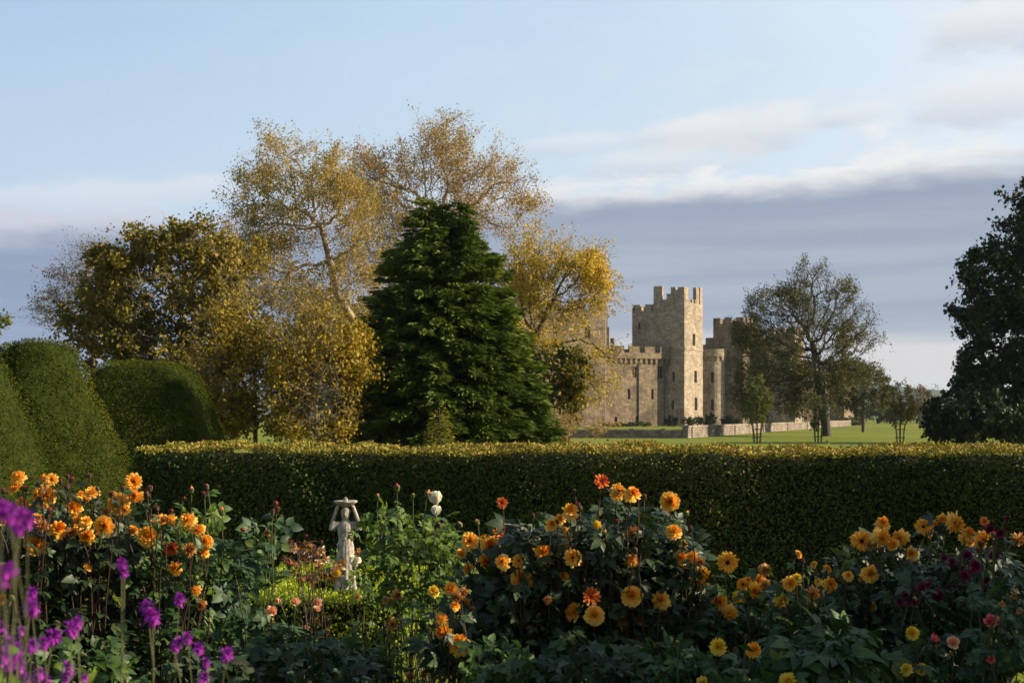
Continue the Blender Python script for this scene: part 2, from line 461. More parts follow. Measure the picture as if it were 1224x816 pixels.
M['leaf_gold'] = leaf_mat('gold_shrub_leaves', [(0.05, 0.055, 0.008), (0.16, 0.12, 0.012), (0.34, 0.24, 0.018), (0.46, 0.32, 0.02)], 0.55, 0.3, 0.3, 0.7)
M['leaf_mixed'] = leaf_mat('green_bronze_leaves', [(0.035, 0.05, 0.008), (0.10, 0.10, 0.014), (0.23, 0.17, 0.02), (0.34, 0.21, 0.028)], 0.55, 0.25, 0.25, 0.35)
M['leaf_oak'] = leaf_mat('park_tree_leaves', [(0.022, 0.034, 0.006), (0.06, 0.07, 0.010), (0.11, 0.10, 0.014), (0.17, 0.11, 0.02)], 0.55, 0.25, 0.3, 0.25)
M['leaf_brown'] = leaf_mat('thin_brown_leaves', [(0.06, 0.05, 0.02), (0.12, 0.09, 0.03), (0.18, 0.13, 0.05)], 0.6, 0.3, 0.2, 0.3)
M['leaf_dark'] = leaf_mat('dark_tree_leaves', [(0.006, 0.013, 0.004), (0.012, 0.028, 0.006), (0.022, 0.045, 0.009), (0.075, 0.075, 0.012)], 0.5, 0.15, 0.3, 0.4)
M['leaf_shrub'] = leaf_mat('shrub_leaves', [(0.03, 0.05, 0.01), (0.07, 0.09, 0.02), (0.12, 0.12, 0.03)], 0.6, 0.2, 0.3, 0.8)
M['leaf_sap'] = leaf_mat('sapling_leaves', [(0.05, 0.07, 0.01), (0.10, 0.12, 0.015), (0.18, 0.18, 0.02)], 0.55, 0.3, 0.3, 0.8)
M['leaf_pale'] = leaf_mat('dry_pale_leaves', [(0.2, 0.13, 0.05), (0.36, 0.24, 0.10), (0.5, 0.36, 0.13)], 0.6, 0.3, 0.2, 0.8)
M['leaf_dahlia'] = leaf_mat('dahlia_leaves', [(0.009, 0.020, 0.010), (0.020, 0.042, 0.016), (0.040, 0.070, 0.020), (0.05, 0.032, 0.02)], 0.5, 0.12, 0.35, 3)
M['leaf_dahlia_green'] = leaf_mat('green_dahlia_leaves', [(0.014, 0.032, 0.011), (0.030, 0.066, 0.018), (0.055, 0.11, 0.024), (0.12, 0.15, 0.03)], 0.5, 0.2, 0.35, 3)
M['leaf_rose'] = leaf_mat('rose_leaves', [(0.02, 0.05, 0.012), (0.05, 0.095, 0.016), (0.10, 0.16, 0.02), (0.20, 0.24, 0.03)], 0.5, 0.25, 0.25, 3)
M['leaf_rose_dark'] = leaf_mat('dark_rose_leaves', [(0.010, 0.030, 0.016), (0.024, 0.056, 0.025), (0.045, 0.09, 0.03), (0.13, 0.16, 0.035)], 0.5, 0.2, 0.25, 3)
M['leaf_copper'] = leaf_mat('copper_rose_leaves', [(0.08, 0.03, 0.015), (0.16, 0.06, 0.02), (0.25, 0.12, 0.03), (0.3, 0.2, 0.03)], 0.35, 0.3, 0.5, 3)
M['stem'] = plain_mat('green_stem', (0.06, 0.07, 0.02), 0.6, 0.35, 30)
M['stem_red'] = plain_mat('red_brown_stem', (0.055, 0.03, 0.018), 0.6, 0.35, 30)
M['stem_grey'] = plain_mat('grey_green_stem', (0.12, 0.115, 0.05), 0.7, 0.2, 6)
M['calyx'] = plain_mat('calyx_green', (0.07, 0.09, 0.025), 0.6, 0.3, 40)
M['p_orange'] = petal_mat('orange_petals', [(0.0, (0.60, 0.09, 0.008)), (0.2, (0.84, 0.24, 0.015)), (0.42, (0.90, 0.41, 0.035)), (0.75, (0.92, 0.50, 0.065)), (1.0, (0.93, 0.58, 0.13))])
M['p_yellow'] = petal_mat('yellow_petals', [(0.0, (0.80, 0.36, 0.01)), (0.4, (0.86, 0.56, 0.03)), (1.0, (0.90, 0.70, 0.12))])
M['p_red'] = petal_mat('red_orange_petals', [(0.0, (0.25, 0.02, 0.01)), (0.4, (0.70, 0.10, 0.015)), (1.0, (0.88, 0.34, 0.08))])
M['p_faded'] = petal_mat('faded_petals', [(0.0, (0.18, 0.05, 0.02)), (0.4, (0.45, 0.19, 0.05)), (1.0, (0.60, 0.34, 0.13))])
M['p_burgundy'] = petal_mat('burgundy_petals', [(0.0, (0.06, 0.003, 0.012)), (0.6, (0.14, 0.006, 0.03)), (1.0, (0.20, 0.01, 0.06))], 0.15)
M['p_pink'] = petal_mat('pink_petals', [(0.0, (0.55, 0.03, 0.05)), (0.5, (0.75, 0.08, 0.10)), (1.0, (0.85, 0.22, 0.22))])
M['p_peach'] = petal_mat('peach_petals', [(0.0, (0.80, 0.22, 0.08)), (0.5, (0.88, 0.40, 0.16)), (1.0, (0.90, 0.60, 0.38))])
M['p_cream'] = petal_mat('cream_petals', [(0.0, (0.88, 0.74, 0.40)), (0.5, (0.90, 0.84, 0.58)), (1.0, (0.92, 0.89, 0.74))])
M['p_purple'] = petal_mat('purple_petals', [(0.0, (0.16, 0.010, 0.22)), (0.5, (0.32, 0.022, 0.38)), (1.0, (0.42, 0.05, 0.44))])

# ------------------------------------------------------------------ ground and hills
def ground():
    n = 60
    xs = np.sign(np.linspace(-1, 1, n)) * np.abs(np.linspace(-1, 1, n)) ** 3 * 4200
    ys = np.sign(np.linspace(-1, 1, n)) * np.abs(np.linspace(-1, 1, n)) ** 3 * 4200
    X, Y = np.meshgrid(xs, ys)
    v = np.stack([X.ravel(), Y.ravel(), np.zeros(n * n)], 1)
    i = np.arange(n - 1)[:, None] * n + np.arange(n - 1)[None]
    f = np.stack([i, i + 1, i + n + 1, i + n], -1).reshape(-1, 4)
    b = MB(); b.add(v, f)
    tag(b.build('ground', M['lawn']), kind='structure')
    b = MB()      # the flower bed
    for j in range(24):
        for k in range(10):
            x0 = -4 + j * 8 / 24; y0 = 1.0 + k * 0.6
            z = 0.012
            b.add([(x0, y0, z), (x0 + 1 / 3, y0, z), (x0 + 1 / 3, y0 + 0.6, z), (x0, y0 + 0.6, z)], [(0, 1, 2, 3)])
    tag(b.build('flower_bed_soil', M['soil']), kind='structure')


def hills():
    b = MB(); n = 160; rows = 14
    th = np.linspace(R(-50), R(50), n)
    h = 58 + 16 * np.sin(th * 5 + 1.0) + 9 * np.sin(th * 13) + 5 * np.sin(th * 31 + 2)
    prof = np.sin(np.linspace(0, math.pi, rows)) ** 0.8
    v = []
    for i in range(rows):
        d = 2600 + 900 * i / (rows - 1)
        z = h * prof[i] * (1 + 0.04 * np.sin(th * 60 + i)) - 0.5
        v.append(np.stack([np.sin(th) * d, np.cos(th) * d, z], 1))
    v = np.concatenate(v)
    i = np.arange(rows - 1)[:, None] * n + np.arange(n - 1)[None]
    f = np.stack([i, i + 1, i + n + 1, i + n], -1).reshape(-1, 4)
    b.add(v, f)
    tag(b.build('hills', M['hill'], smooth=True), kind='structure')


ground(); hills()

def haze():
    """thin autumn air: one closed box of even pale volume round everything"""
    b = MB(); b.box(-4300, 4300, -4300, 4300, -1.5, 112)
    m, nt, out = new_mat('haze_air')
    v = nt.new('ShaderNodeVolumePrincipled')
    v.inputs['Color'].default_value = (0.72, 0.82, 0.95, 1)
    v.inputs['Density'].default_value = 0.00009
    v.inputs['Anisotropy'].default_value = 0.1
    nt.l.new(v.outputs[0], out.inputs['Volume'])
    tag(b.build('haze', m), kind='stuff')
haze()

# ------------------------------------------------------------------ castle
def wall_face(b, p0, p1, z0, z1, holes=(), mat=0, depth=0.45):
    """one wall from p0 to p1 (outside on the right hand side when walking p0 -> p1), openings (u0, u1, v0, v1) cut through"""
    p0 = np.array(p0, float); p1 = np.array(p1, float)
    L = np.linalg.norm(p1 - p0); t = (p1 - p0) / L; nrm = np.array([t[1], -t[0]])
    us = sorted({0, L} | {h[0] for h in holes} | {h[1] for h in holes})
    vs = sorted({z0, z1} | {h[2] for h in holes} | {h[3] for h in holes})
    P = lambda u, v, d=0.0: (p0[0] + t[0] * u - nrm[0] * d, p0[1] + t[1] * u - nrm[1] * d, v)
    for ua, ub in zip(us[:-1], us[1:]):
        for va, vb in zip(vs[:-1], vs[1:]):
            cu, cv = (ua + ub) / 2, (va + vb) / 2
            if any(h[0] < cu < h[1] and h[2] < cv < h[3] for h in holes): continue
            b.add([P(ua, va), P(ub, va), P(ub, vb), P(ua, vb)], [(0, 1, 2, 3)], mat, [[(ua, va), (ub, va), (ub, vb), (ua, vb)]])
    for (a, c, d, e) in [h[:4] for h in holes]:
        for q in ((P(a, d), P(a, e), P(a, e, depth), P(a, d, depth)), (P(c, e), P(c, d), P(c, d, depth), P(c, e, depth)),
                  (P(a, e), P(c, e), P(c, e, depth), P(a, e, depth)), (P(c, d), P(a, d), P(a, d, depth), P(c, d, depth))):
            b.add(q, [(0, 1, 2, 3)], mat, [[(0, 0), (0, 1), (.4, 1), (.4, 0)]])
    return P


def window_part(P, h, parent, depth=0.42, mull=False):
    b = MB()
    a, c, d, e = h[:4]
    b.add([P(a, d, depth), P(c, d, depth), P(c, e, depth), P(a, e, depth)], [(0, 1, 2, 3)], 0)
    if mull:
        m = (a + c) / 2
        b.add([P(m - .09, d, .15), P(m + .09, d, .15), P(m + .09, e, .15), P(m - .09, e, .15)], [(0, 1, 2, 3)], 1)
        b.add([P(m - .09, d, .15), P(m - .09, d, .35), P(m - .09, e, .35), P(m - .09, e, .15)], [(0, 1, 2, 3)], 1)
    b.build('window', [M['glass'], M['stone']], parent)


def crenel(b, p0, p1, z, mw=1.2, gw=0.8, h=1.1, th=0.5, base=0.0, mat=0, jit=0.0):
    """merlons along an edge, with a low parapet under them"""
    p0 = np.array(p0, float); p1 = np.array(p1, float)
    L = np.linalg.norm(p1 - p0); t = (p1 - p0) / L
    ang = math.atan2(t[1], t[0])
    if base > 0: b.box(0, L, 0, th, z, z + base, mat, ang, p0)
    n = max(1, round((L + gw) / (mw + gw))); k = L / (n * mw + (n - 1) * gw) if n > 1 else 1
    for i in range(n):
        a = i * (mw + gw) * k
        w = mw * k if n > 1 else L
        hh = h + (rng.random() - .5) * jit
        b.box(a + .01, a + w - .01, 0.01, th - .01, z + base, z + base + hh, mat, ang, p0)
        b.box(a - .005, a + w + .005, -.004, th + .004, z + base + hh, z + base + hh + 0.12, mat, ang, p0)


def block(parent, name, plan, z1, mat, win={}, cren=True, z0=-0.2, doors={}, mull=False, **kw):
    """polygonal tower or range; plan counter-clockwise seen from above; win = {edge: [(u0,u1,v0,v1)]}"""
    b = MB(); n = len(plan); Ps = []
    for i in range(n):
        hs = win.get(i, [])
        Ps.append((wall_face(b, plan[i], plan[(i + 1) % n], z0, z1, hs), hs))
    c = np.mean(plan, axis=0)
    v = [(*p, z1 - .02) for p in plan] + [(c[0], c[1], z1 - .02)]
    b.add(v, [(i, (i + 1) % n, n) for i in range(n)], 0)
    o = b.build(name, mat, parent)
    for P, hs in Ps:
        for h in hs: window_part(P, h, o, mull=(mull or len(h) > 4))
    if cren:
        cb = MB()
        for i in range(n): crenel(cb, plan[i], plan[(i + 1) % n], z1, **kw)
        cb.build('battlement', mat, o)
    return o


def quad_plan(corner_px, corner_Y, gam, Ll, Lr):
    """plan with its near corner at a picture column; left wall runs Ll away, right wall runs Lr away. gam = turn of the right wall"""
    B = np.array([px(corner_px, corner_Y), corner_Y])
    dl = np.array([-math.cos(R(gam)), math.sin(R(gam))]); dr = np.array([math.sin(R(gam)), math.cos(R(gam))])
    return [tuple(B + dl * Ll), tuple(B), tuple(B + dr * Lr), tuple(B + dl * Ll + dr * Lr)]


def uspan(plan, e, p_l, p_r):
    """distances along wall e where picture columns p_l and p_r cut it"""
    p0 = np.array(plan[e]); p1 = np.array(plan[(e + 1) % len(plan)]); L = np.linalg.norm(p1 - p0); t = (p1 - p0) / L
    r = []
    for p in (p_l, p_r):
        k = (p - CX) / F
        r.append((k * p0[1] - p0[0]) / (t[0] - k * t[1]))
    ym = p0[1] + t[1] * (r[0] + r[1]) / 2
    return r[0], r[1], ym


def W(plan, e, pc, w, ytop, ybot, *extra):
    a, b_, ym = uspan(plan, e, pc - w / 2, pc + w / 2)
    return (a, b_, pz(ybot, ym), pz(ytop, ym)) + extra


castle = thing('castle', 'old stone castle with square battlemented towers across the lawn', 'castle', (0, 0, 0))
# main tower: lower shoulder and tall stair turret
T = quad_plan(818, 240, 30, 9.7, 8.1)
A_, B_, C_, D_ = [np.array(p) for p in T]
fr = (uspan(T, 0, 781, 781)[0]) / 9.7
Tm = A_ + (B_ - A_) * fr
turret = [tuple(Tm), tuple(B_), tuple(C_), tuple(Tm + (C_ - B_))]
shoulder = [tuple(A_), tuple(Tm), tuple(Tm + (C_ - B_)), tuple(D_)]
zt = pz(361, 241)
tur = block(castle, 'main_tower', turret, zt, [M['stone_pale']], {1: [W(turret, 1, 829.5, 3.2, 399, 413), W(turret, 1, 831.5, 3.2, 443, 457), W(turret, 1, 832, 3.2, 475, 490)],
            0: [W(turret, 0, 805, 3, 444, 456), W(turret, 0, 804, 3, 478, 489)]}, cren=False)
cb = MB()
def seg(plan, e, a, b_, ytop, dz=0.0):
    u0, u1, ym = uspan(plan, e, a, b_)
    p0 = np.array(plan[e]); p1 = np.array(plan[(e + 1) % 4]); t = (p1 - p0) / np.linalg.norm(p1 - p0)
    cb.box(u0, u1, 0, .6, zt + dz, pz(ytop, ym), 0, math.atan2(t[1], t[0]), p0)
    cb.box(u0 - .005, u1 + .005, -.004, .605, pz(ytop, ym), pz(ytop, ym) + .15, 0, math.atan2(t[1], t[0]), p0)
seg(turret, 0, 781.2, 791.5, 343); seg(turret, 0, 792.0, 796.5, 359); seg(turret, 0, 796.8, 801.5, 352)
seg(turret, 0, 801.8, 807, 344); seg(turret, 0, 807.2, 810, 347.5); seg(turret, 0, 810.2, 817.9, 344)
seg(turret, 1, 818.8, 823.5, 344.5); seg(turret, 1, 823.7, 825.2, 359); seg(turret, 1, 827.0, 829.0, 359); seg(turret, 1, 830.8, 832, 359)
seg(turret, 1, 832.2, 835.5, 345); seg(turret, 1, 836.9, 839.6, 345)
for e in (2, 3): crenel(cb, turret[e], turret[(e + 1) % 4], zt + .01, 1.5, 1.2, .5, .5, 0.1)
cb.build('battlement', M['stone_pale'], tur)
for e, zz_ in ((0, pz(418, 241)), (1, pz(418, 242)), (1, pz(499, 242)), (0, pz(499, 241))):
    p0 = np.array(turret[e]); p1 = np.array(turret[(e + 1) % 4]); L = np.linalg.norm(p1 - p0); t = (p1 - p0) / L
    sb = MB(); sb.box(0.05, L - .05, -.12, -.003, zz_, zz_ + .22, 0, math.atan2(t[1], t[0]), p0)
    sb.build('string_course', M['stone_pale'], tur)
zs = pz(374, 244)
sh = block(castle, 'tower_shoulder', shoulder, zs, [M['stone_pale']], {0: [W(shoulder, 0, 764, 2.2, 385, 393)]}, mw=1.5, gw=.9, h=1.0, th=.5, base=0.3)
# rectangular front range
Fp = [(px(698, 234), 234.0), (px(797.5, 241.2), 241.2), (px(804, 249), 249.0), (px(700, 249), 249.0)]
zc = pz(429, 240)
rngw = {0: [W(Fp, 0, 752, 3, 465, 477), W(Fp, 0, 780, 3, 465, 477), W(Fp, 0, 758.5, 5, 438, 451, 1), W(Fp, 0, 789, 6, 438, 452, 1), W(Fp, 0, 736.5, 3.4, 498, 507.5), W(Fp, 0, 762, 4.4, 497, 507.8)]}
fr_ = block(castle, 'front_range', Fp, zc, [M['stone']], rngw, cren=False)
def off(plan, d):
    c = np.mean(plan, axis=0); return [tuple(np.array(p) + (np.array(p) - c) / np.linalg.norm(np.array(p) - c) * d) for p in plan]
Fo = off(Fp, 0.55)
cb = MB()
for e in range(4):
    p0 = np.array(Fo[e]); p1 = np.array(Fo[(e + 1) % 4]); L = np.linalg.norm(p1 - p0); t = (p1 - p0) / L; ang = math.atan2(t[1], t[0])
    cb.box(.02, L - .02, 0, .6, zc + .02, zc + 0.75, 0, ang, p0)
    for k in range(int(L / 1.0)):
        cb.box(k + .2, k + .62, .1, .6, zc - .75, zc + .018, 0, ang, p0)
    crenel(cb, Fo[e], Fo[(e + 1) % 4], zc + .75, 2.2, 1.1, .95, .5, 0.25)
cb.build('battlement', M['stone'], fr_)
pb = MB()
for p_ in (763.0, 794.0):
    u, _, ym = uspan(Fp, 0, p_, p_ + .1)
    p0 = np.array(Fp[0]); t = np.array(Fp[1]) - p0; t /= np.linalg.norm(t); q = p0 + t * u + np.array([t[1], -t[0]]) * .12
    pb.tube([(q[0], q[1], -.1), (q[0], q[1], zc - .8)], .1, 8)
pb.build('drainpipe', M['lead'], fr_)
cb = MB(); cb.box(px(723.8, 240), px(728, 240), 239.5, 241, zc + 1, pz(391, 240)); cb.box(px(730, 242), px(734, 242), 242, 243, zc + 1, pz(404, 242))
cb.build('chimney', M['stone_dark'], fr_)
# big left tower
Lp = [(px(598, 226), 226.0), (px(723.5, 232.5), 232.5), (px(726, 246), 246.0), (px(600, 246), 246.0)]
lt = block(castle, 'great_tower', Lp, pz(372, 230), [M['stone']], {0: [W(Lp, 0, 702.5, 6, 388, 403, 1), W(Lp, 0, 663.5, 5, 388, 402, 1), W(Lp, 0, 690, 3, 421, 431), W(Lp, 0, 650, 4, 440, 452), W(Lp, 0, 702, 3, 455, 467), W(Lp, 0, 728 - 7, 0.5, 500, 503)]}, mw=2.4, gw=1.3, h=1.3, th=.6, base=.5)
Lt = [(px(618, 229), 229.0), (px(641, 230), 230.0), (px(642, 235), 235.0), (px(619, 235), 235.0)]
block(castle, 'corner_turret', Lt, pz(330, 230), [M['stone_grey']], {0: [W(Lt, 0, 630, 3, 344, 354)]}, z0=pz(376, 230), mw=1.0, gw=.7, h=1.0, th=.4)
Rp = [(px(352, 232), 232.0), (px(596, 226), 226.2), (px(598, 244), 244.0), (px(352, 248), 248.0)]
block(castle, 'west_range', Rp, pz(366, 230), [M['stone_grey']], {0: [W(Rp, 0, p_, 5, y_, y_ + 14, 1) for p_ in (375, 400, 440, 480, 520, 560) for y_ in (392, 440)]}, mw=2.2, gw=1.3, h=1.2, th=.6, base=.4)
Rt = [(px(352, 228), 228.0), (px(404, 228), 228.0), (px(404, 238), 238.0), (px(352, 238), 238.0)]
block(castle, 'west_tower', Rt, pz(356, 228), [M['stone_grey']], {0: [W(Rt, 0, 378, 5, 385, 398, 1)]}, mw=1.8, gw=1.1, h=1.2, th=.6, base=.4)
# round tower
rb = MB(); cx, cyy, rr = px(852, 252), 252.0, 2.2
ztop = pz(426, 250)
sides = 28
for k in range(sides):
    a0, a1 = 2 * math.pi * k / sides, 2 * math.pi * (k + 1) / sides
    u0, u1 = a0 * rr, a1 * rr
    for (z0_, z1_, r_) in ((-.2, ztop, rr), (ztop, ztop + 1.35, rr + .3)):
        q = [(cx + r_ * math.cos(a0), cyy + r_ * math.sin(a0), z0_), (cx + r_ * math.cos(a1), cyy + r_ * math.sin(a1), z0_), (cx + r_ * math.cos(a1), cyy + r_ * math.sin(a1), z1_), (cx + r_ * math.cos(a0), cyy + r_ * math.sin(a0), z1_)]
        rb.add(q, [(0, 1, 2, 3)], 0, [[(u0, z0_), (u1, z0_), (u1, z1_), (u0, z1_)]])
    r0, r1 = rr, rr + .3
    rb.add([(cx + r0 * math.cos(a0), cyy + r0 * math.sin(a0), ztop), (cx + r0 * math.cos(a1), cyy + r0 * math.sin(a1), ztop), (cx + r1 * math.cos(a1), cyy + r1 * math.sin(a1), ztop), (cx + r1 * math.cos(a0), cyy + r1 * math.sin(a0), ztop)], [(0, 1, 2, 3)], 0)
    rb.add([(cx, cyy, ztop + 1.3), (cx + r1 * math.cos(a0), cyy + r1 * math.sin(a0), ztop + 1.3), (cx + r1 * math.cos(a1), cyy + r1 * math.sin(a1), ztop + 1.3)], [(0, 1, 2)], 0)
rt = rb.build('round_tower', M['stone_pale'], castle)
mb_ = MB()
for k in range(0, sides, 2):
    a = 2 * math.pi * k / sides
    mb_.box(-.2, .2, -.15, .15, ztop - .6, ztop - .003, 0, a + math.pi / 2, (cx + (rr + .1) * math.cos(a), cyy + (rr + .1) * math.sin(a)))
mb_.build('corbel', M['stone_pale'], rt)
for y_ in (444, 477):
    wb = MB(); a = R(-100)
    wb.box(-.22, .22, -.2, .03, pz(y_ + 13, 247), pz(y_, 247), 0, a + math.pi / 2, (cx + rr * math.cos(a), cyy + rr * math.sin(a)))
    wb.build('window', M['glass'], rt)
lb = MB(); lb.tube([(px(862.5, 249), 249.4, -.1), (px(862.5, 249), 249.4, ztop)], .1, 8); lb.build('drainpipe', M['lead'], rt)
# joining wall between main tower and round tower, dark gatehouse block and far ranges
Jw = [(px(838, 252), 252.5), (px(866, 253), 253.5), (px(866, 257), 257.5), (px(838, 257), 257.5)]
block(castle, 'joining_wall', Jw, pz(420, 251), [M['stone_dark']], cren=False)
E_ = quad_plan(888, 250, 33, 5.7, 6.7)
eb = block(castle, 'east_tower', E_, pz(388, 252), [M['stone_dark']], {1: [W(E_, 1, 897, 3, 404, 416), W(E_, 1, 897, 3, 440, 452), W(E_, 1, 897, 3, 478, 490)]}, mw=1.3, gw=.8, h=.9, th=.5, base=.2)
cb = MB()
cb.box(px(849, 249), px(857, 249), 253, 255, pz(421, 249), pz(402, 249)); cb.build('parapet_step', M['stone_dark'], eb); cb = MB()
cb.box(px(842.5, 252), px(850, 252), 252, 254.5, pz(422, 249), pz(410, 248)); cb.build('parapet_step', M['stone_dark'], eb); cb = MB()
cb.box(px(866.5, 254), px(870, 254), 254, 254.6, pz(388, 248), pz(376, 248))
cb.build('chimney', M['stone_dark'], eb)
E2 = [(px(899, 257), 257.0), (px(952, 256), 256.0), (px(960, 268), 268.0), (px(902, 268), 268.0)]
block(castle, 'east_range', E2, pz(402, 250), [M['stone']], {0: [W(E2, 0, p_, 3, y_, y_ + 12) for p_ in (913, 933, 945) for y_ in (425, 465)]}, mw=1.8, gw=1.0, h=1.1, th=.5, base=.3)
E3 = quad_plan(950, 252, 33, 5, 4.2)
block(castle, 'east_turret', E3, pz(398, 248), [M['stone_pale']], mw=1.3, gw=.8, h=1.0, th=.5, base=.2)
E4 = quad_plan(1009, 275, 33, 9, 5.6)
block(castle, 'far_tower', E4, pz(438, 276), [M['stone']], {1: [W(E4, 1, 1014.5, 2.4, 452, 461), W(E4, 1, 1014.5, 2.4, 478, 487)]}, mw=1.4, gw=.9, h=1.0, th=.5, base=.2)
E5 = [(px(956, 272), 272.0), (px(1000, 276), 276.0), (px(1004, 284), 284.0), (px(960, 284), 284.0)]
block(castle, 'far_range', E5, pz(452, 274), [M['stone']], {0: [W(E5, 0, 975, 3, 470, 481), W(E5, 0, 988, 3, 470, 481)]}, mw=1.4, gw=.9, h=1.0, th=.5, base=.2)


def garden_wall(name, label, p0, p1, h, th=.45, gaps=()):
    o = thing(name, label, 'wall')
    p0 = np.array(p0); p1 = np.array(p1); L = np.linalg.norm(p1 - p0); t = (p1 - p0) / L; ang = math.atan2(t[1], t[0])
    b = MB(); c = MB(); n = 40
    b.box(0, L, 0, th, -.05, h - .12, 0, ang, p0); b.build('wall', M['stone_wall'], o)
    k = 0.0
    while k < L:
        w = min(rng.uniform(.9, 1.5), L - k)
        c.box(k + .006, k + w - .006, -.06, th + .06, h - .12, h + rng.uniform(-.01, .015), 0, ang, p0); k += w
    c.build('coping', M['stone_pale'], o)
    for g in gaps:
        d = MB(); d.box(g - .16, g + .16, -.09, th + .09, -.02, h + .06, 0, ang, p0); d.build('pier', M['stone_grey'], o)
    return o


garden_wall('garden_wall', 'low grey stone wall on the lawn in front of the castle front range', (px(668, 110), 110), (px(821.5, 109), 109), .68, gaps=(3.0, 5.6, 8.0, 9.7))
garden_wall('garden_wall', 'low sunlit stone wall running back past the park trees', (px(822.5, 108.8), 108.8), (px(1022, 257), 257), .95, gaps=(1.5, 9.0, 22, 40, 60, 80, 100))

# ------------------------------------------------------------------ vegetation helpers
RH_V = [(0, 0, 0), (-.5, .45, .06), (0, 1, 0), (.5, .45, .06)]; RH_F = [(0, 3, 2, 1)]
def colonize(path, attr, step, infl, kill, iters, jit, r, trop=0.0):
    nodes = [np.array(p, float) for p in path]; par = [-1] + list(range(len(path) - 1))
    N = np.array(nodes)
    d = np.linalg.norm(attr[:, None] - N[None], axis=2); near = d.argmin(1); nd = d.min(1)
    alive = np.ones(len(attr), bool)
    cnt = {}
    for it in range(iters):
        act = alive & (nd < infl)
        if not act.any():
            if not alive.any(): break
            k = np.where(alive)[0][nd[alive].argmin()]; act = np.zeros(len(attr), bool); act[k] = True
        ids = near[act]; dirs = attr[act] - N[ids]; dirs /= np.linalg.norm(dirs, axis=1)[:, None] + 1e-9
        uniq, inv = np.unique(ids, return_inverse=True)
        S = np.zeros((len(uniq), 3)); np.add.at(S, inv, dirs)
        S /= np.linalg.norm(S, axis=1)[:, None] + 1e-9
        S += r.normal(size=S.shape) * jit; S[:, 2] += trop
        S /= np.linalg.norm(S, axis=1)[:, None] + 1e-9
        keep = np.array([cnt.get(int(u), 0) < 5 for u in uniq])
        for u in uniq: cnt[int(u)] = cnt.get(int(u), 0) + 1
        if not keep.any():
            alive[act] = False; continue
        new = N[uniq[keep]] + S[keep] * step
        base = len(N); par.extend(int(u) for u in uniq[keep])
        N = np.concatenate([N, new])
        dn = np.linalg.norm(attr[:, None] - new[None], axis=2); j = dn.argmin(1); m = dn.min(1)
        b = m < nd; near[b] = base + j[b]; nd[b] = m[b]
        alive &= nd > kill
    return N, np.array(par)


def limbs(N, par, r_trunk, r_tip, e=2.2):
    n = len(N); kids = [[] for _ in range(n)]
    for i, p in enumerate(par):
        if p >= 0: kids[p].append(i)
    w = np.zeros(n)
    for i in range(n - 1, -1, -1):
        w[i] = 1.0 if not kids[i] else sum(w[k] for k in kids[i])
    rad = r_tip + (r_trunk - r_tip) * ((w - 1) / max(w[0] - 1, 1)) ** (1 / e)
    chains = []; stack = [(0, None)]
    while stack:
        i, p = stack.pop(); ch = [p] if p is not None else []
        while True:
            ch.append(i)
            if not kids[i]: break
            ks = sorted(kids[i], key=lambda k: -w[k])
            for k in ks[1:]: stack.append((k, i))
            i = ks[0]
        chains.append(ch)
    return rad, chains, w, kids


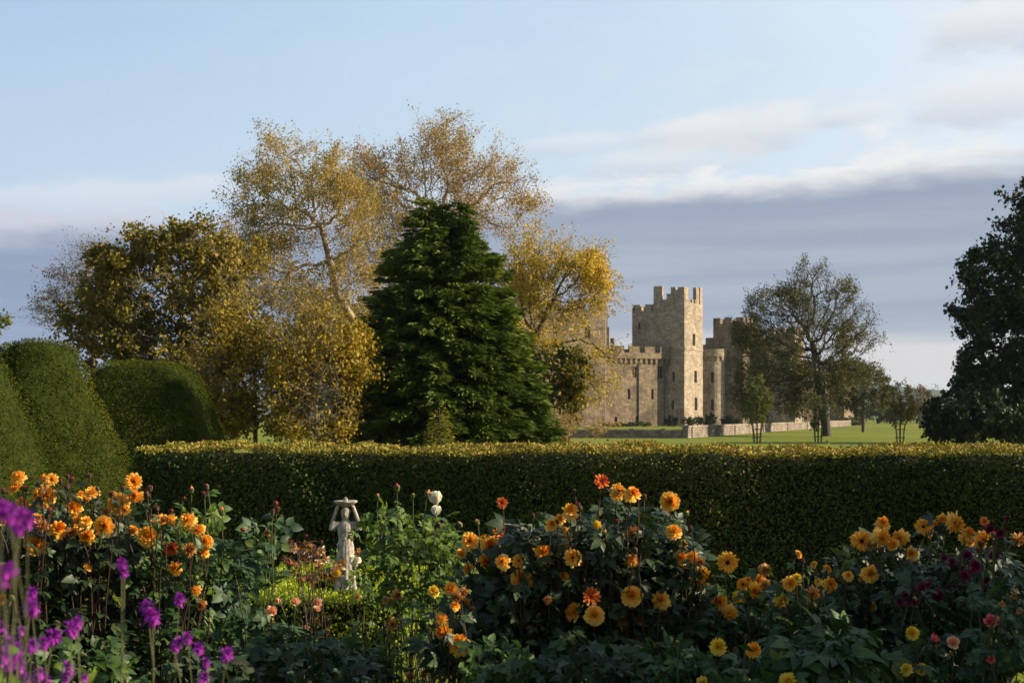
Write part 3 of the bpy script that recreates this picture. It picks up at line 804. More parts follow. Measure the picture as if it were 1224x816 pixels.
def tree(name, label, cat, base, path, blobs, leaf, bark, r_trunk, nattr=700, step=.4, nleaf=20000, lsize=.1, spread=.45, r_tip=.012,
         twigs=2, group=None, seed=1, leafw=3.0, infl=None, kill=None, jit=.25, shell=0.35, aspect=.7, droop=-.3, lobes=None, min_side=3, trunkname='trunk', whips=0, whip_len=1.0, clumpy=.45):
    """blobs: (x, y, z, rx, ry, rz, weight, leafiness) ellipsoids in world metres"""
    r = np.random.default_rng(seed)
    bl = np.array([b[:6] for b in blobs], float)
    wt = np.array([b[6] if len(b) > 6 else b[3] * b[4] * b[5] for b in blobs], float)
    lf = np.array([b[7] if len(b) > 7 else 1.0 for b in blobs], float)
    idx = r.choice(len(blobs), nattr, p=wt / wt.sum())
    q = unit(nattr, r) * (shell + (1 - shell) * r.random(nattr) ** .6)[:, None]
    attr = bl[idx, :3] + q * bl[idx, 3:6]
    attr = attr[attr[:, 2] > .25]
    N, par = colonize(path, attr, step, infl or step * 14, kill or step * 1.3, 140, jit, r)
    rad, chains, w, kids = limbs(N, par, r_trunk, r_tip)
    o = thing(name, label, cat, tuple(base), group)
    b = MB(); B0 = np.array(base)
    for ch in chains:
        if len(ch) < 2: continue
        rr_ = rad[ch].copy()
        if len(ch) > 2 and ch[0] != 0: rr_[0] = min(rr_[0], rad[ch[1]] * 1.15)
        rm = rr_.max()
        b.tube(N[ch] - B0, rr_, 10 if rm > .12 else (6 if rm > .04 else min_side))
    tips = np.where(w <= leafw)[0]; tips = tips[tips > len(path)]
    whip_pts = []
    if whips and len(tips):
        cen = bl[:, :3].mean(0)
        for i_ in r.choice(tips, whips):
            d_ = N[i_] - N[par[i_]]; d_ = d_ / (np.linalg.norm(d_) + 1e-9) + unit(1, r)[0] * .45 + np.array([0, 0, .25])
            p_ = [N[i_]]; ln_ = whip_len * r.uniform(.5, 1.3)
            for q_ in range(5):
                d_ = d_ / np.linalg.norm(d_) + r.normal(size=3) * .12 - np.array([0, 0, .04 * q_]); p_.append(p_[-1] + d_ * ln_ / 5)
            p_ = np.array(p_); b.tube(p_ - B0, np.linspace(r_tip, r_tip * .35, 6), 3)
            whip_pts.append(p_[2:]); whip_pts.append((p_[1:] + p_[:-1]) / 2)
    # twigs
    T = N[tips] if not whip_pts else np.concatenate([N[tips]] + whip_pts)
    if twigs:
        tp = np.repeat(tips, twigs); st = N[tp]
        pd = N[tp] - N[par[tp]]; pd /= np.linalg.norm(pd, axis=1)[:, None] + 1e-9
        td = pd * .7 + unit(len(tp), r) * .8; td[:, 2] += .05
        ln = spread * r.uniform(.6, 1.5, len(tp)); en = st + td * ln[:, None]
        for s_, e_ in zip(st - B0, en - B0):
            m_ = (s_ + e_) / 2 + r.normal(size=3) * spread * .08
            b.tube([s_, m_, e_], [r_tip, r_tip * .8, r_tip * .4], 3)
        src = np.concatenate([T, (st + en) / 2, en])
    else: src = T
    b.build(trunkname, bark, o, smooth=True)
    # leaves near twig ends; leafiness depends on the part of the crown
    dd = ((src[:, None] - bl[None, :, :3]) / bl[None, :, 3:6]); k = (dd ** 2).sum(2).argmin(1)
    ph = r.uniform(0, 6.28, 6); fq = 2.2 / (spread * 2.4)
    fld = np.sin(src[:, 0] * fq + ph[0]) + np.sin(src[:, 1] * fq + ph[1]) + np.sin(src[:, 2] * fq * 1.15 + ph[2]) + .8 * np.sin((src[:, 0] + src[:, 2]) * fq * .6 + ph[3])
    pr = lf[k] * r.gamma(.9, 1, len(src)) * np.exp(clumpy * fld); pr /= pr.sum()
    pick = r.choice(len(src), nleaf, p=pr)
    P = src[pick] + r.normal(size=(nleaf, 3)) * spread * .30 - B0
    P = P[P[:, 2] > .05]
    Dv = unit(len(P), r); Dv[:, 2] += droop
    lb_ = MB(); s = lsize * r.uniform(.6, 1.3, len(P))
    lb_.batch(RH_V, RH_F, P, Dv, unit(len(P), r), s, 0, s * aspect)
    if isinstance(leaf, (list, tuple)): pass
    lb_.build('crown', leaf, o)
    return o


def blob(p, q, rp, rq, Y, ry=None, wt=None, leafy=1.0):
    """ellipsoid given by picture column, row and radii at distance Y"""
    rx = rp / F * Y; rz = rq / F * Y; ry = ry if ry is not None else rx
    return (px(p, Y), Y, pz(q, Y), rx, ry, rz, wt if wt is not None else rx * ry * rz, leafy)


def trunk_path(pts, Y, jog=0.0):
    return [(px(p, Y + dy), Y + dy, max(pz(q, Y + dy), 0.0) if q < 900 else 0.0) for p, q, dy in pts]


def upath(p_, Y, top_row, n=6, lean=0.0):
    x0 = px(p_, Y); zt_ = pz(top_row, Y)
    return [(x0 + lean * i / n, Y + .05 * math.sin(i), zt_ * i / n) for i in range(n + 1)]

# ------------------------------------------------------------------ clipped hedges and topiary
def box_hedge_leaves(b, pts, nrm, size, mat=0, spread=.02, seed=3, aspect=.75, flat=.55):
    r = np.random.default_rng(seed); n = len(pts)
    P = pts + nrm * r.uniform(-spread * 1.5, spread, n)[:, None]
    D = unit(n, r) + nrm * .25; Nn = nrm * flat + unit(n, r) * .7
    s = size * r.uniform(.6, 1.35, n)
    b.batch(RH_V, RH_F, P - D * 0, D, Nn, s, mat, s * aspect)


def long_hedge():
    """clipped beech hedge along the whole picture; nearer on the right"""
    o = thing('beech_hedge', 'long clipped beech hedge with a sunlit yellowing top behind the flower bed', 'hedge')
    r = np.random.default_rng(8)
    x0, x1 = -3.0, 8.0
    yf = lambda x: 10.9 - .13 * x - .02 * np.maximum(0, -2.6 - x)
    H = lambda x, y: 1.434 + .014 * np.sin(x * 2.1) + .012 * np.sin(x * 5.3 + y * 3) + .009 * np.sin(x * 11 + 2) + .006 * np.sin(x * 23 + y * 5)
    th = 1.3
    c = MB(); n = 60; xs = np.linspace(x0, x1, n)
    rows = [(0.10, 0), (0.10, .7), (0.11, 1.30), (0.17, 1.38), (th / 2, 1.385), (th - .14, 1.38), (th - .06, 1.3), (th - .06, 0)]
    v = np.array([[(x, yf(x) + d, z) for (d, z) in rows] for x in xs]).reshape(-1, 3); k = len(rows)
    f = [(i * k + j, (i + 1) * k + j, (i + 1) * k + j + 1, i * k + j + 1) for i in range(n - 1) for j in range(k - 1)]
    c.add(v, f); c.add(v[:k][[0, 2, 5, 7]], [(0, 1, 2, 3)]); c.add(v[-k:][[0, 2, 5, 7]], [(3, 2, 1, 0)])
    c.build('branches', M['hedge_core'], o, smooth=True)
    b = MB()
    nf = 125000; X = r.uniform(x0, x1, nf); Z = r.uniform(.02, 1.415, nf)
    # thin brown patch low on the right, slight hollows and bulges of a hand-clipped face
    q_ = ((X - px(985, 10)) / .55) ** 2 + ((Z - pz(660, 10)) / .42) ** 2
    thin = r.random(nf) < .55 * np.exp(-q_)
    X = X[~thin]; Z = Z[~thin]; nf = len(X)
    bul = .06 * np.sin(X * 2.1 + Z * 2) + .04 * np.sin(X * 5.7 - Z * 4) + .02 * np.sin(X * 13 + Z * 11)
    P = np.stack([X, yf(X) + bul * .6 - .01 + np.maximum(0, Z - 1.36) * .8, Z], 1)
    box_hedge_leaves(b, P, np.tile([-.13, -1, 0.], (nf, 1)), .024, 0, .026, 1, flat=1.0)
    ne = 5000; Y = r.uniform(0, th, ne); P = np.stack([np.full(ne, x0), yf(x0) + Y, r.uniform(0, 1.42, ne)], 1)
    box_hedge_leaves(b, P, np.tile([-1., 0, 0.], (ne, 1)), .036, 0, .04, 2)
    nb = 12000; X = r.uniform(x0, x1, nb); P = np.stack([X, yf(X) + th, r.uniform(.0, 1.42, nb)], 1)
    box_hedge_leaves(b, P, np.tile([0, 1., 0.], (nb, 1)), .045, 0, .04, 3)
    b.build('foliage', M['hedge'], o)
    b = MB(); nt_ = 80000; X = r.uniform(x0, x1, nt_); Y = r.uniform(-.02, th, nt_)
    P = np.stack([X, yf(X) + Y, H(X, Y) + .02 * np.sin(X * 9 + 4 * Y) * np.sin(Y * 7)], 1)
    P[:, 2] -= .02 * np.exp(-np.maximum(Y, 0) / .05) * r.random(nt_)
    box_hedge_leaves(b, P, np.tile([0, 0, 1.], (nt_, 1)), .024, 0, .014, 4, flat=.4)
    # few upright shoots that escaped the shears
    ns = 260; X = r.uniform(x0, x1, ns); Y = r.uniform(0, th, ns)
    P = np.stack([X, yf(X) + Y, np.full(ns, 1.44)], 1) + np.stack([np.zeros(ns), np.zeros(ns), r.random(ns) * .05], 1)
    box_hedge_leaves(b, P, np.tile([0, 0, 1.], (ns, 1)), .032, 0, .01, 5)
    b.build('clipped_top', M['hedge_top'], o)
    # stray sprig standing off the face near the right end
    return o


def topiary(name, label, surf, n, size, seed, core_pts=None, group=None, loc=(0, 0, 0)):
    """surf(u, v) -> points and normals in [0,1]^2"""
    o = thing(name, label, 'topiary', loc, group)
    r = np.random.default_rng(seed)
    nu, nv = 72, 36
    U, Vv = np.meshgrid(np.linspace(0, 1, nu), np.linspace(0, 1, nv))
    P, Nn = surf(U.ravel(), Vv.ravel()); P = P - Nn * .03
    i = np.arange(nv - 1)[:, None] * nu + np.arange(nu - 1)[None]
    f = np.stack([i, i + 1, i + nu + 1, i + nu], -1).reshape(-1, 4)
    c = MB(); c.add(P, f); c.build('branches', M['yew_core'], o, smooth=True)
    # area weighting by rejection
    A = r.random(n * 12), r.random(n * 12)
    P0, N0 = surf(A[0], A[1]); e = 1e-3
    Pu, _ = surf(np.minimum(A[0] + e, 1), A[1]); Pv, _ = surf(A[0], np.minimum(A[1] + e, 1))
    ar = np.linalg.norm(np.cross(Pu - P0, Pv - P0), axis=1); k = r.choice(n * 12, n, p=ar / ar.sum())
    P0, N0 = P0[k], N0[k]
    b = MB(); m = len(P0)
    lum = .03 * np.sin(P0[:, 0] * 3.1 + P0[:, 2] * 2.3 + 1) * np.sin(P0[:, 1] * 2.7 - P0[:, 2] * 1.7) + .02 * np.sin(P0[:, 0] * 9 + P0[:, 2] * 7) * np.sin(P0[:, 1] * 8 + P0[:, 2] * 3) + .012 * np.sin(P0[:, 2] * 23 + P0[:, 0] * 17)
    P0 = P0 + N0 * (r.uniform(-.03, .025, m) + lum)[:, None]
    D = N0 * .55 + unit(m, r) * .8; s = size * r.uniform(.6, 1.4, m)
    b.batch(RH_V, RH_F, P0, D, N0 * .5 + unit(m, r) * .8, s, 0, s * .4)
    b.build('foliage', M['yew'], o)
    return o


def cone_surf(prof, cx_, cy_, sq=1.0):
    prof = np.array(prof, float); zz = prof[:, 0]; rr2 = prof[:, 1]
    t = np.concatenate([[0], np.cumsum(np.hypot(np.diff(zz), np.diff(rr2)))]); t /= t[-1]
    def fn(u, v):
        th = u * 2 * math.pi
        z = np.interp(v, t, zz); r_ = np.interp(v, t, rr2)
        dz = np.interp(np.minimum(v + .03, 1), t, zz) - np.interp(np.maximum(v - .03, 0), t, zz)
        dr = np.interp(np.minimum(v + .03, 1), t, rr2) - np.interp(np.maximum(v - .03, 0), t, rr2)
        wob = 1 + .025 * np.sin(th * 3 + 1) + .015 * np.sin(th * 5 + z * 2)
        P = np.stack([cx_ + r_ * wob * np.cos(th), cy_ + r_ * wob * np.sin(th) * sq, z], -1)
        Nn = np.stack([dz * np.cos(th), dz * np.sin(th), -dr], -1)
        Nn = Nn * np.sign((Nn * np.stack([np.cos(th), np.sin(th), np.full_like(th, .3)], -1)).sum(-1))[..., None]
        Nn /= np.linalg.norm(Nn, axis=-1)[..., None] + 1e-9
        return P, Nn
    return fn


def smooth_prof(pts, n=40):
    pts = np.array(pts, float); t = np.linspace(0, 1, len(pts)); q = np.linspace(0, 1, n)
    a = np.interp(q, t, pts[:, 0]); b = np.interp(q, t, pts[:, 1])
    for _ in range(6):
        a[1:-1] = (a[:-2] + 2 * a[1:-1] + a[2:]) / 4; b[1:-1] = (b[:-2] + 2 * b[1:-1] + b[2:]) / 4
    return np.stack([a, b], 1)


def slab_surf(cx_, cy_, prof, th, yaw):
    """flat-topped clipped block; prof = (z, half width)"""
    prof = np.array(prof, float)
    t = np.concatenate([[0], np.cumsum(np.hypot(np.diff(prof[:, 0]), np.diff(prof[:, 1])))]); t /= t[-1]
    def sup(th_, k=7.0):
        """rounded square, walked evenly along its edge"""
        q = (th_ / (2 * math.pi) % 1.0) * 4; f = q % 1 * 2 - 1; e = np.floor(q) % 4
        x = np.select([e == 0, e == 1, e == 2, e == 3], [np.ones_like(f), -f, -np.ones_like(f), f]); y = np.select([e == 0, e == 1, e == 2, e == 3], [f, np.ones_like(f), -f, -np.ones_like(f)])
        n = (np.abs(x) ** k + np.abs(y) ** k) ** (1 / k)
        return x / n, y / n
    def fn(u, v):
        an = u * 2 * math.pi
        z = np.interp(v, t, prof[:, 0]); w = np.interp(v, t, prof[:, 1])
        def pt(an_, v_):
            z_ = np.interp(v_, t, prof[:, 0]); w_ = np.interp(v_, t, prof[:, 1])
            a, b_ = sup(an_); d_ = th * np.minimum(1, .4 + .6 * w_ / prof[0, 1]) * np.minimum(1, w_ / .25)
            x = w_ * a; y = d_ * b_
            return np.stack([cx_ + x * math.cos(yaw) - y * math.sin(yaw), cy_ + x * math.sin(yaw) + y * math.cos(yaw), z_], -1)
        P = pt(an, v); e = 4e-3
        du = pt(an + e, v) - pt(an - e, v); dv = pt(an, np.minimum(v + e, 1)) - pt(an, np.maximum(v - e, 0))
        Nn = np.cross(du, dv); c0 = np.array([cx_, cy_, prof[:, 0].max() * .35])
        Nn *= np.sign((Nn * (P - c0)).sum(-1))[..., None]
        Nn /= np.linalg.norm(Nn, axis=-1)[..., None] + 1e-9
        return P, Nn
    return fn


long_hedge()
D1 = 14.0
p1 = smooth_prof([(0, 1.05), (.6, .98), (pz(575, D1), .88), (pz(545, D1), .78), (pz(500, D1), .63), (pz(465, D1), .50), (pz(437, D1), .40), (pz(420, D1), .37), (pz(409, D1), .29), (pz(405, D1), .0)])
topiary('yew_topiary', 'tall clipped yew cone with a rounded top and sunlit side at the garden edge', cone_surf(p1, px(46, D1), D1), 75000, .022, 1, group='clipped yew topiary')
D0 = 12.6
p0_ = smooth_prof([(0, 1.0), (.6, .97), (pz(590, D0), .90), (pz(540, D0), .80), (pz(490, D0), .66), (pz(450, D0), .53), (pz(415, D0), .40), (pz(402, D0), .0)])
topiary('yew_topiary', 'clipped yew cone cut off by the picture edge, overlapping the tall sunlit yew', cone_surf(p0_, px(-64, D0), D0), 45000, .02, 2, group='clipped yew topiary')
D2 = 19.5
p2_ = smooth_prof([(0, 1.36), (pz(560, D2), 1.22), (pz(525, D2), 1.06), (pz(490, D2), .92), (pz(462, D2), .78), (pz(442, D2), .66), (pz(433, D2), .5), (pz(431, D2), .3), (pz(431, D2), 0)], 60)
topiary('yew_topiary', 'dark flat-topped clipped yew mass in shade between the sunlit yew and the beech hedge', slab_surf(px(138, D2), D2 + 1.6, p2_, 1.5, R(6)), 75000, .026, 3, group='clipped yew topiary')

# low box edging round the statue
def box_edging():
    o = thing('box_hedge', 'low square box hedge with bright yellow-green top around the stone statue', 'hedge')
    r = np.random.default_rng(4); b = MB(); c = MB()
    for (xa, xb, ya, yb) in ((-1.66, -.62, 8.35, 8.72), (-1.66, -.62, 9.95, 10.3), (-1.66, -1.4, 8.725, 9.945), (-.86, -.62, 8.725, 9.945)):
        h = .62
        c.box(xa + .03, xb - .03, ya + .03, yb - .03, 0, h - .03)
        def put(n, f, nn):
            P = f(n); box_hedge_leaves(b, P, np.tile(nn, (n, 1)), .02, 0, .018, int(r.integers(999)))
        A = (xb - xa) * (yb - ya)
        put(int(A * 9000), lambda n: np.stack([r.uniform(xa, xb, n), r.uniform(ya, yb, n), np.full(n, h) + .012 * r.normal(size=n)], 1), [0, 0, 1.])
        for (q, nn) in ((0, [0, -1., 0]), (1, [0, 1., 0])):
            put(int((xb - xa) * h * 5000), lambda n: np.stack([r.uniform(xa, xb, n), np.full(n, ya if q == 0 else yb), r.uniform(0, h, n)], 1), nn)
        for (q, nn) in ((0, [-1., 0, 0]), (1, [1., 0, 0])):
            put(int((yb - ya) * h * 5000), lambda n: np.stack([np.full(n, xa if q == 0 else xb), r.uniform(ya, yb, n), r.uniform(0, h, n)], 1), nn)
    c.build('branches', M['hedge_core'], o); b.build('foliage', M['box'], o)
box_edging()

# ------------------------------------------------------------------ trees
Y = 40.0     # big dark conifer
def conifer(name, label, px_, Yc, top, half, seed, mat, nb=560, leaf=.16, twin=True, blades=11, cat='tree', barkm='bark_dark'):
    r = np.random.default_rng(seed); x0 = px(px_, Yc); H = pz(top, Yc); Rm = half / F * Yc
    o = thing(name, label, cat, (x0, Yc, 0))
    t = MB(); t.tube([(0, 0, 0), (.03, 0, H * .5), (0, 0, H * .97)], [Rm * .09, Rm * .05, .01], 10)
    b = MB()
    PP = []; DD = []; NN = []; SS = []
    for i in range(nb):
        f = (i + r.random()) / nb; f = 1 - (1 - f) ** .62            # height fraction, more boughs low down
        z = H * (.015 + .97 * f)
        az = i * 2.39996 + r.normal() * .3
        env = min(1.0, 1.12 * (1 - f) ** .60) * (1.0 - .10 * max(0, .10 - f) / .10)
        L = Rm * env * r.uniform(.84, 1.10) + .12
        tx = 0.0
        if twin and f > .80: tx = (.38 if i % 2 else -.34) * Rm / 2.9 * min(1, (f - .8) / .14); L *= .86 - .30 * min(1, (f - .8) / .12)
        if twin and i % 2 and f > .9: z -= .2
        up = .30 if f < .7 else .7
        n = max(4, int(L / .13 * 1.0)); s = np.linspace(0, 1, n)
        rad = L * s; zz_ = z + L * (up * s * .4 - .32 * s ** 2 + .12 * s ** 4) - .1 * L
        ca, sa = math.cos(az), math.sin(az)
        bx = tx + rad * ca; by = rad * sa; pts = np.stack([bx, by, np.maximum(zz_, .06)], 1)
        if i % 3 == 0: t.tube(pts[::2] if n > 5 else pts, np.linspace(.02 * (1 + L / 2), .004, len(pts[::2] if n > 5 else pts)), 3)
        m0 = int(n * (.42 if f < .55 else .15))
        for j in range(m0, n):
            k = blades; fr2 = (j - m0) / max(1, n - m0)
            side = r.uniform(-1, 1, k); 
            base_ = pts[j][None] + np.stack([-sa * side * .28 * (1.15 - fr2), ca * side * .28 * (1.15 - fr2), r.normal(0, .05, k) - .10 * np.abs(side)], 1) * (.6 + .4 * L / Rm)
            d = np.stack([ca + -sa * side * 1.0, sa + ca * side * 1.0, r.uniform(-.55, .25, k)], 1)
            PP.append(base_); DD.append(d); NN.append(np.tile([ca * .75, sa * .75, .7], (k, 1)) + r.normal(size=(k, 3)) * .4)
            SS.append(leaf * r.uniform(.6, 1.4, k))
    P = np.concatenate(PP); D = np.concatenate(DD); N_ = np.concatenate(NN); S = np.concatenate(SS)
    b.batch(RH_V, RH_F, P, D, N_, S, 0, S * .30)
    t.build('trunk', M[barkm], o, smooth=True); b.build('crown', mat, o)
    return o


conifer('conifer_tree', 'tall dark green conifer with twin tips in the middle of the lawn', 529, 40.0, 226, 131, 5, M['conifer'], nb=1050, leaf=.22, blades=18)
conifer('golden_conifer', 'small yellow-green conifer at the foot of the tall dark conifer', 525, 36.0, 484, 17, 6, M['conifer_gold'], nb=140, leaf=.07, twin=False, blades=8, cat='shrub')

# golden birches
Yb = 56.0
tree('birch_tree', 'leaning golden birch with pale forked trunk left of the tall conifer', 'tree', (px(446, Yb), Yb, 0),
     trunk_path([(446, 999, 0), (444, 505, 0), (440, 460, 0), (434, 415, 0), (424, 385, 0), (404, 352, 0), (394, 310, .3), (384, 270, .4)], Yb),
     [blob(345, 190, 40, 34, Yb, 1.8), blob(305, 225, 30, 34, Yb, 1.8), blob(288, 260, 24, 30, Yb, 1.6), blob(310, 285, 42, 40, Yb, 2.2), blob(385, 225, 44, 40, Yb, 2.2), blob(350, 255, 46, 42, Yb, 2.4, None, 1.2), blob(335, 335, 60, 40, Yb, 2.6, None, 1.3), blob(425, 255, 36, 46, Yb, 2.0), blob(410, 320, 30, 46, Yb, 1.6),
      blob(290, 330, 32, 36, Yb, 1.8), blob(380, 385, 44, 34, Yb, 1.8), blob(440, 330, 26, 60, Yb, 1.4)],
     M['leaf_birch'], M['birch_bark'], .15, nattr=1900, step=.3, nleaf=50000, clumpy=.3, lsize=.082, spread=.42, r_tip=.009, twigs=3, seed=21, droop=-.7, shell=0.0, whips=260, whip_len=1.1, group='autumn birches round the conifer')
tree('birch_tree', 'tall russet birch with fine twigs rising behind the conifer top', 'tree', (px(505, 60), 60, 0),
     trunk_path([(505, 999, 0), (506, 480, 0), (508, 420, 0), (512, 350, 0), (516, 300, 0), (524, 262, 0)], 60.),
     [blob(530, 166, 36, 24, 60., 1.8), blob(440, 205, 30, 30, 60., 2.0), blob(425, 235, 26, 30, 60., 1.8), blob(480, 208, 36, 30, 60., 2.0), blob(535, 205, 44, 34, 60., 2.2), blob(590, 210, 38, 30, 60., 2.0), blob(625, 238, 26, 24, 60., 1.8), blob(455, 240, 32, 40, 60., 2.0), blob(565, 250, 44, 30, 60., 2.), blob(490, 260, 44, 40, 60., 2.), blob(450, 310, 34, 50, 60, 1.8), blob(470, 370, 34, 44, 60, 1.6), blob(600, 275, 24, 18, 60, 1.2, None, .5)],
     M['leaf_birch_pink'], M['birch_bark'], .15, nattr=1900, step=.3, nleaf=46000, clumpy=.2, lsize=.08, spread=.45, r_tip=.008, twigs=3, seed=22, droop=-.6, shell=0.0, whips=260, whip_len=1.2, group='autumn birches round the conifer')
tree('birch_tree', 'bright yellow birch spreading to the right of the conifer before the castle', 'tree', (px(600, 52), 52, 0),
     trunk_path([(600, 999, 0), (602, 500, 0), (612, 455, 0), (628, 428, 0), (642, 405, 0)], 52.),
     [blob(628, 305, 24, 26, 52., 1.6), blob(655, 315, 34, 30, 52., 1.8), blob(695, 325, 32, 32, 52., 1.8), blob(710, 350, 24, 22, 52., 1.4), blob(640, 355, 34, 30, 52., 2.), blob(680, 368, 40, 20, 52., 1.6), blob(612, 330, 18, 34, 52., 1.4), blob(620, 400, 26, 26, 52., 1.4), blob(725, 424, 26, 14, 52., .8, .6, .7), blob(740, 440, 14, 12, 52, .6, .3, .6), blob(650, 420, 30, 26, 52., 1.2, .8, .8), blob(690, 405, 26, 12, 52., .8, .4, .4), blob(715, 470, 16, 24, 52, .6, .3, .35)],
     M['leaf_yellow'], M['bark'], .12, nattr=1500, step=.25, nleaf=27000, lsize=.085, spread=.36, r_tip=.007, twigs=3, seed=23, droop=-.7, shell=0.0, whips=220, whip_len=.9, group='autumn birches round the conifer')
# broadleaf tree on the left, with a bare one behind
Yl = 44.0
tree('broadleaf_tree', 'wide green and bronze leafed tree standing behind the clipped yews', 'tree', (px(215, Yl), Yl, 0),
     trunk_path([(215, 999, 0), (216, 510, 0), (222, 460, 0), (232, 425, 0), (236, 395, 0)], Yl),
     [blob(180, 292, 36, 26, Yl, 1.8, None, 1.4), blob(240, 294, 34, 30, Yl, 1.8, None, 1.1), blob(135, 325, 34, 30, Yl, 1.8, None, 1.9), blob(200, 350, 60, 40, Yl, 2.4, None, .7), blob(112, 370, 30, 30, Yl, 1.6, None, 1.8), blob(95, 405, 24, 22, Yl, 1.4, None, 1.6), blob(150, 405, 60, 34, Yl, 2., None, 1.5), blob(258, 355, 36, 50, Yl, 1.8), blob(225, 430, 60, 50, Yl, 2.0, None, 1.1), blob(285, 395, 30, 50, Yl, 1.8, None, 1.2), blob(272, 308, 26, 36, Yl, 1.6), blob(200, 300, 40, 26, Yl, 1.8)],
     M['leaf_mixed'], M['bark_pale'], .16, nattr=1800, step=.28, nleaf=42000, clumpy=.25, lsize=.13, spread=.34, r_tip=.010, twigs=2, seed=31, droop=-.4, shell=0.1, whips=120, whip_len=.6)
tree('bare_tree', 'thin almost leafless tree showing behind the left edge of the bronze tree', 'tree', (px(110, 75), 75, 0),
     trunk_path([(110, 999, 0), (110, 480, 0), (112, 420, 0), (112, 390, 0)], 75.),
     [blob(112, 310, 24, 20, 75., 2.), blob(92, 335, 28, 24, 75., 2.), blob(70, 370, 30, 26, 75., 2.), blob(125, 350, 40, 40, 75., 2.)],
     M['leaf_brown'], M['bark_pale'], .16, nattr=1000, step=.3, nleaf=7000, lsize=.10, spread=.5, r_tip=.010, twigs=3, seed=32, shell=0.0, whips=240, whip_len=1.2)
tree('broadleaf_tree', 'yellow-green tree poking over the clipped yews at the picture edge', 'tree', (px(-60, 40), 40, 0),
     upath(-60, 40., 430), [blob(-45, 400, 45, 45, 40., 1.4), blob(-8, 385, 17, 12, 40., .5)],
     M['leaf_sap'], M['bark'], .14, nattr=400, step=.25, nleaf=6000, lsize=.12, spread=.25, seed=33)
# golden shrub masses between
for k, (p_, q_, rp, rq, Yk, sd, lab) in enumerate([
        (305, 425, 56, 92, 39., 41, 'tall golden leafed shrub between the bronze tree and the birch trunk'),
        (378, 445, 50, 80, 37., 42, 'golden yellow shrub touching the left side of the tall conifer'),
        (248, 470, 52, 66, 38., 43, 'low golden brown shrub behind the left end of the beech hedge')]):
    tree('autumn_shrub', lab, 'shrub', (px(p_, Yk), Yk, 0), upath(p_, Yk, q_ + 20),
         [blob(p_, q_ - rq * .3, rp * .8, rq * .7, Yk, 1.2), blob(p_ - rp * .45, q_ + rq * .2, rp * .6, rq * .6, Yk, 1.1), blob(p_ + rp * .45, q_ + rq * .15, rp * .6, rq * .65, Yk, 1.1), blob(p_, q_ + rq * .5, rp, rq * .5, Yk, 1.2)],
         M['leaf_gold'], M['bark_pale'], .07, nattr=800, step=.22, nleaf=17000, lsize=.095, spread=.40, r_tip=.006, twigs=3, clumpy=.7, seed=sd, droop=-.6, shell=0.0, whips=160, whip_len=.6, group='golden autumn shrubs left of the conifer')
tree('evergreen_shrub', 'dark evergreen bush under the yellow birch to the right of the conifer', 'shrub', (px(668, 47), 47, 0), upath(668, 47., 470),
     [blob(655, 455, 38, 42, 47., 1.2), blob(683, 445, 24, 30, 47., 1.), blob(675, 480, 32, 26, 47., 1.), blob(640, 500, 34, 24, 47., 1.)],
     M['leaf_mixed'], M['bark'], .08, nattr=500, step=.2, nleaf=9000, lsize=.14, spread=.22, seed=45)
tree('dry_shrub', 'pale straw-coloured twiggy shrub below the yellow birch', 'shrub', (px(680, 45), 45, 0), upath(680, 45., 515),
     [blob(672, 510, 26, 16, 45., .6), blob(705, 512, 20, 10, 45., .5), blob(652, 520, 20, 10, 45., .5)],
     M['leaf_pale'], M['bark_pale'], .03, nattr=350, step=.14, nleaf=3500, lsize=.06, spread=.18, r_tip=.005, twigs=3, seed=46)

# park tree and company
Yp = 120.0
tree('park_tree', 'tall spreading park tree with open upper crown before the castle', 'tree', (px(988, Yp), Yp, 0),
     trunk_path([(988, 999, 0), (987, 508, 0), (984, 485, 0), (979, 455, 0), (976, 430, 0)], Yp),
     [blob(972, 330, 26, 20, Yp, 2.2, None, .7), blob(950, 350, 30, 22, Yp, 2.5, None, .6), blob(1000, 352, 30, 22, Yp, 2.5, None, .6), blob(922, 368, 36, 22, Yp, 3., None, 1.0), blob(965, 385, 50, 34, Yp, 4., None, .5), blob(1015, 382, 34, 24, Yp, 3., None, .7), blob(1033, 405, 20, 16, Yp, 2., None, .8), blob(898, 400, 28, 28, Yp, 3., None, 1.0), blob(925, 435, 50, 40, Yp, 4.5, None, .85), blob(985, 440, 50, 40, Yp, 4., None, 1.0), blob(900, 470, 30, 26, Yp, 3., None, 1.1), blob(1020, 445, 26, 28, Yp, 3., None, 1.0), blob(950, 478, 55, 20, Yp, 4., None, 1.1)],
     M['leaf_oak'], M['bark_dark'], .40, nattr=3000, step=.42, nleaf=60000, lsize=.15, spread=.6, r_tip=.013, twigs=3, seed=51, shell=0.0, whips=500, whip_len=1.0, jit=.3)
tree('rounded_tree', 'small rounded olive tree behind the right side of the park tree', 'tree', (px(1032, 150), 150, 0), upath(1032, 150., 470),
     [blob(1032, 462, 30, 30, 150., 2.6), blob(1052, 475, 16, 18, 150., 1.6), blob(1015, 480, 18, 18, 150., 1.6)],
     M['leaf_oak'], M['bark'], .2, nattr=500, step=.4, nleaf=12000, lsize=.2, spread=.45, seed=52)
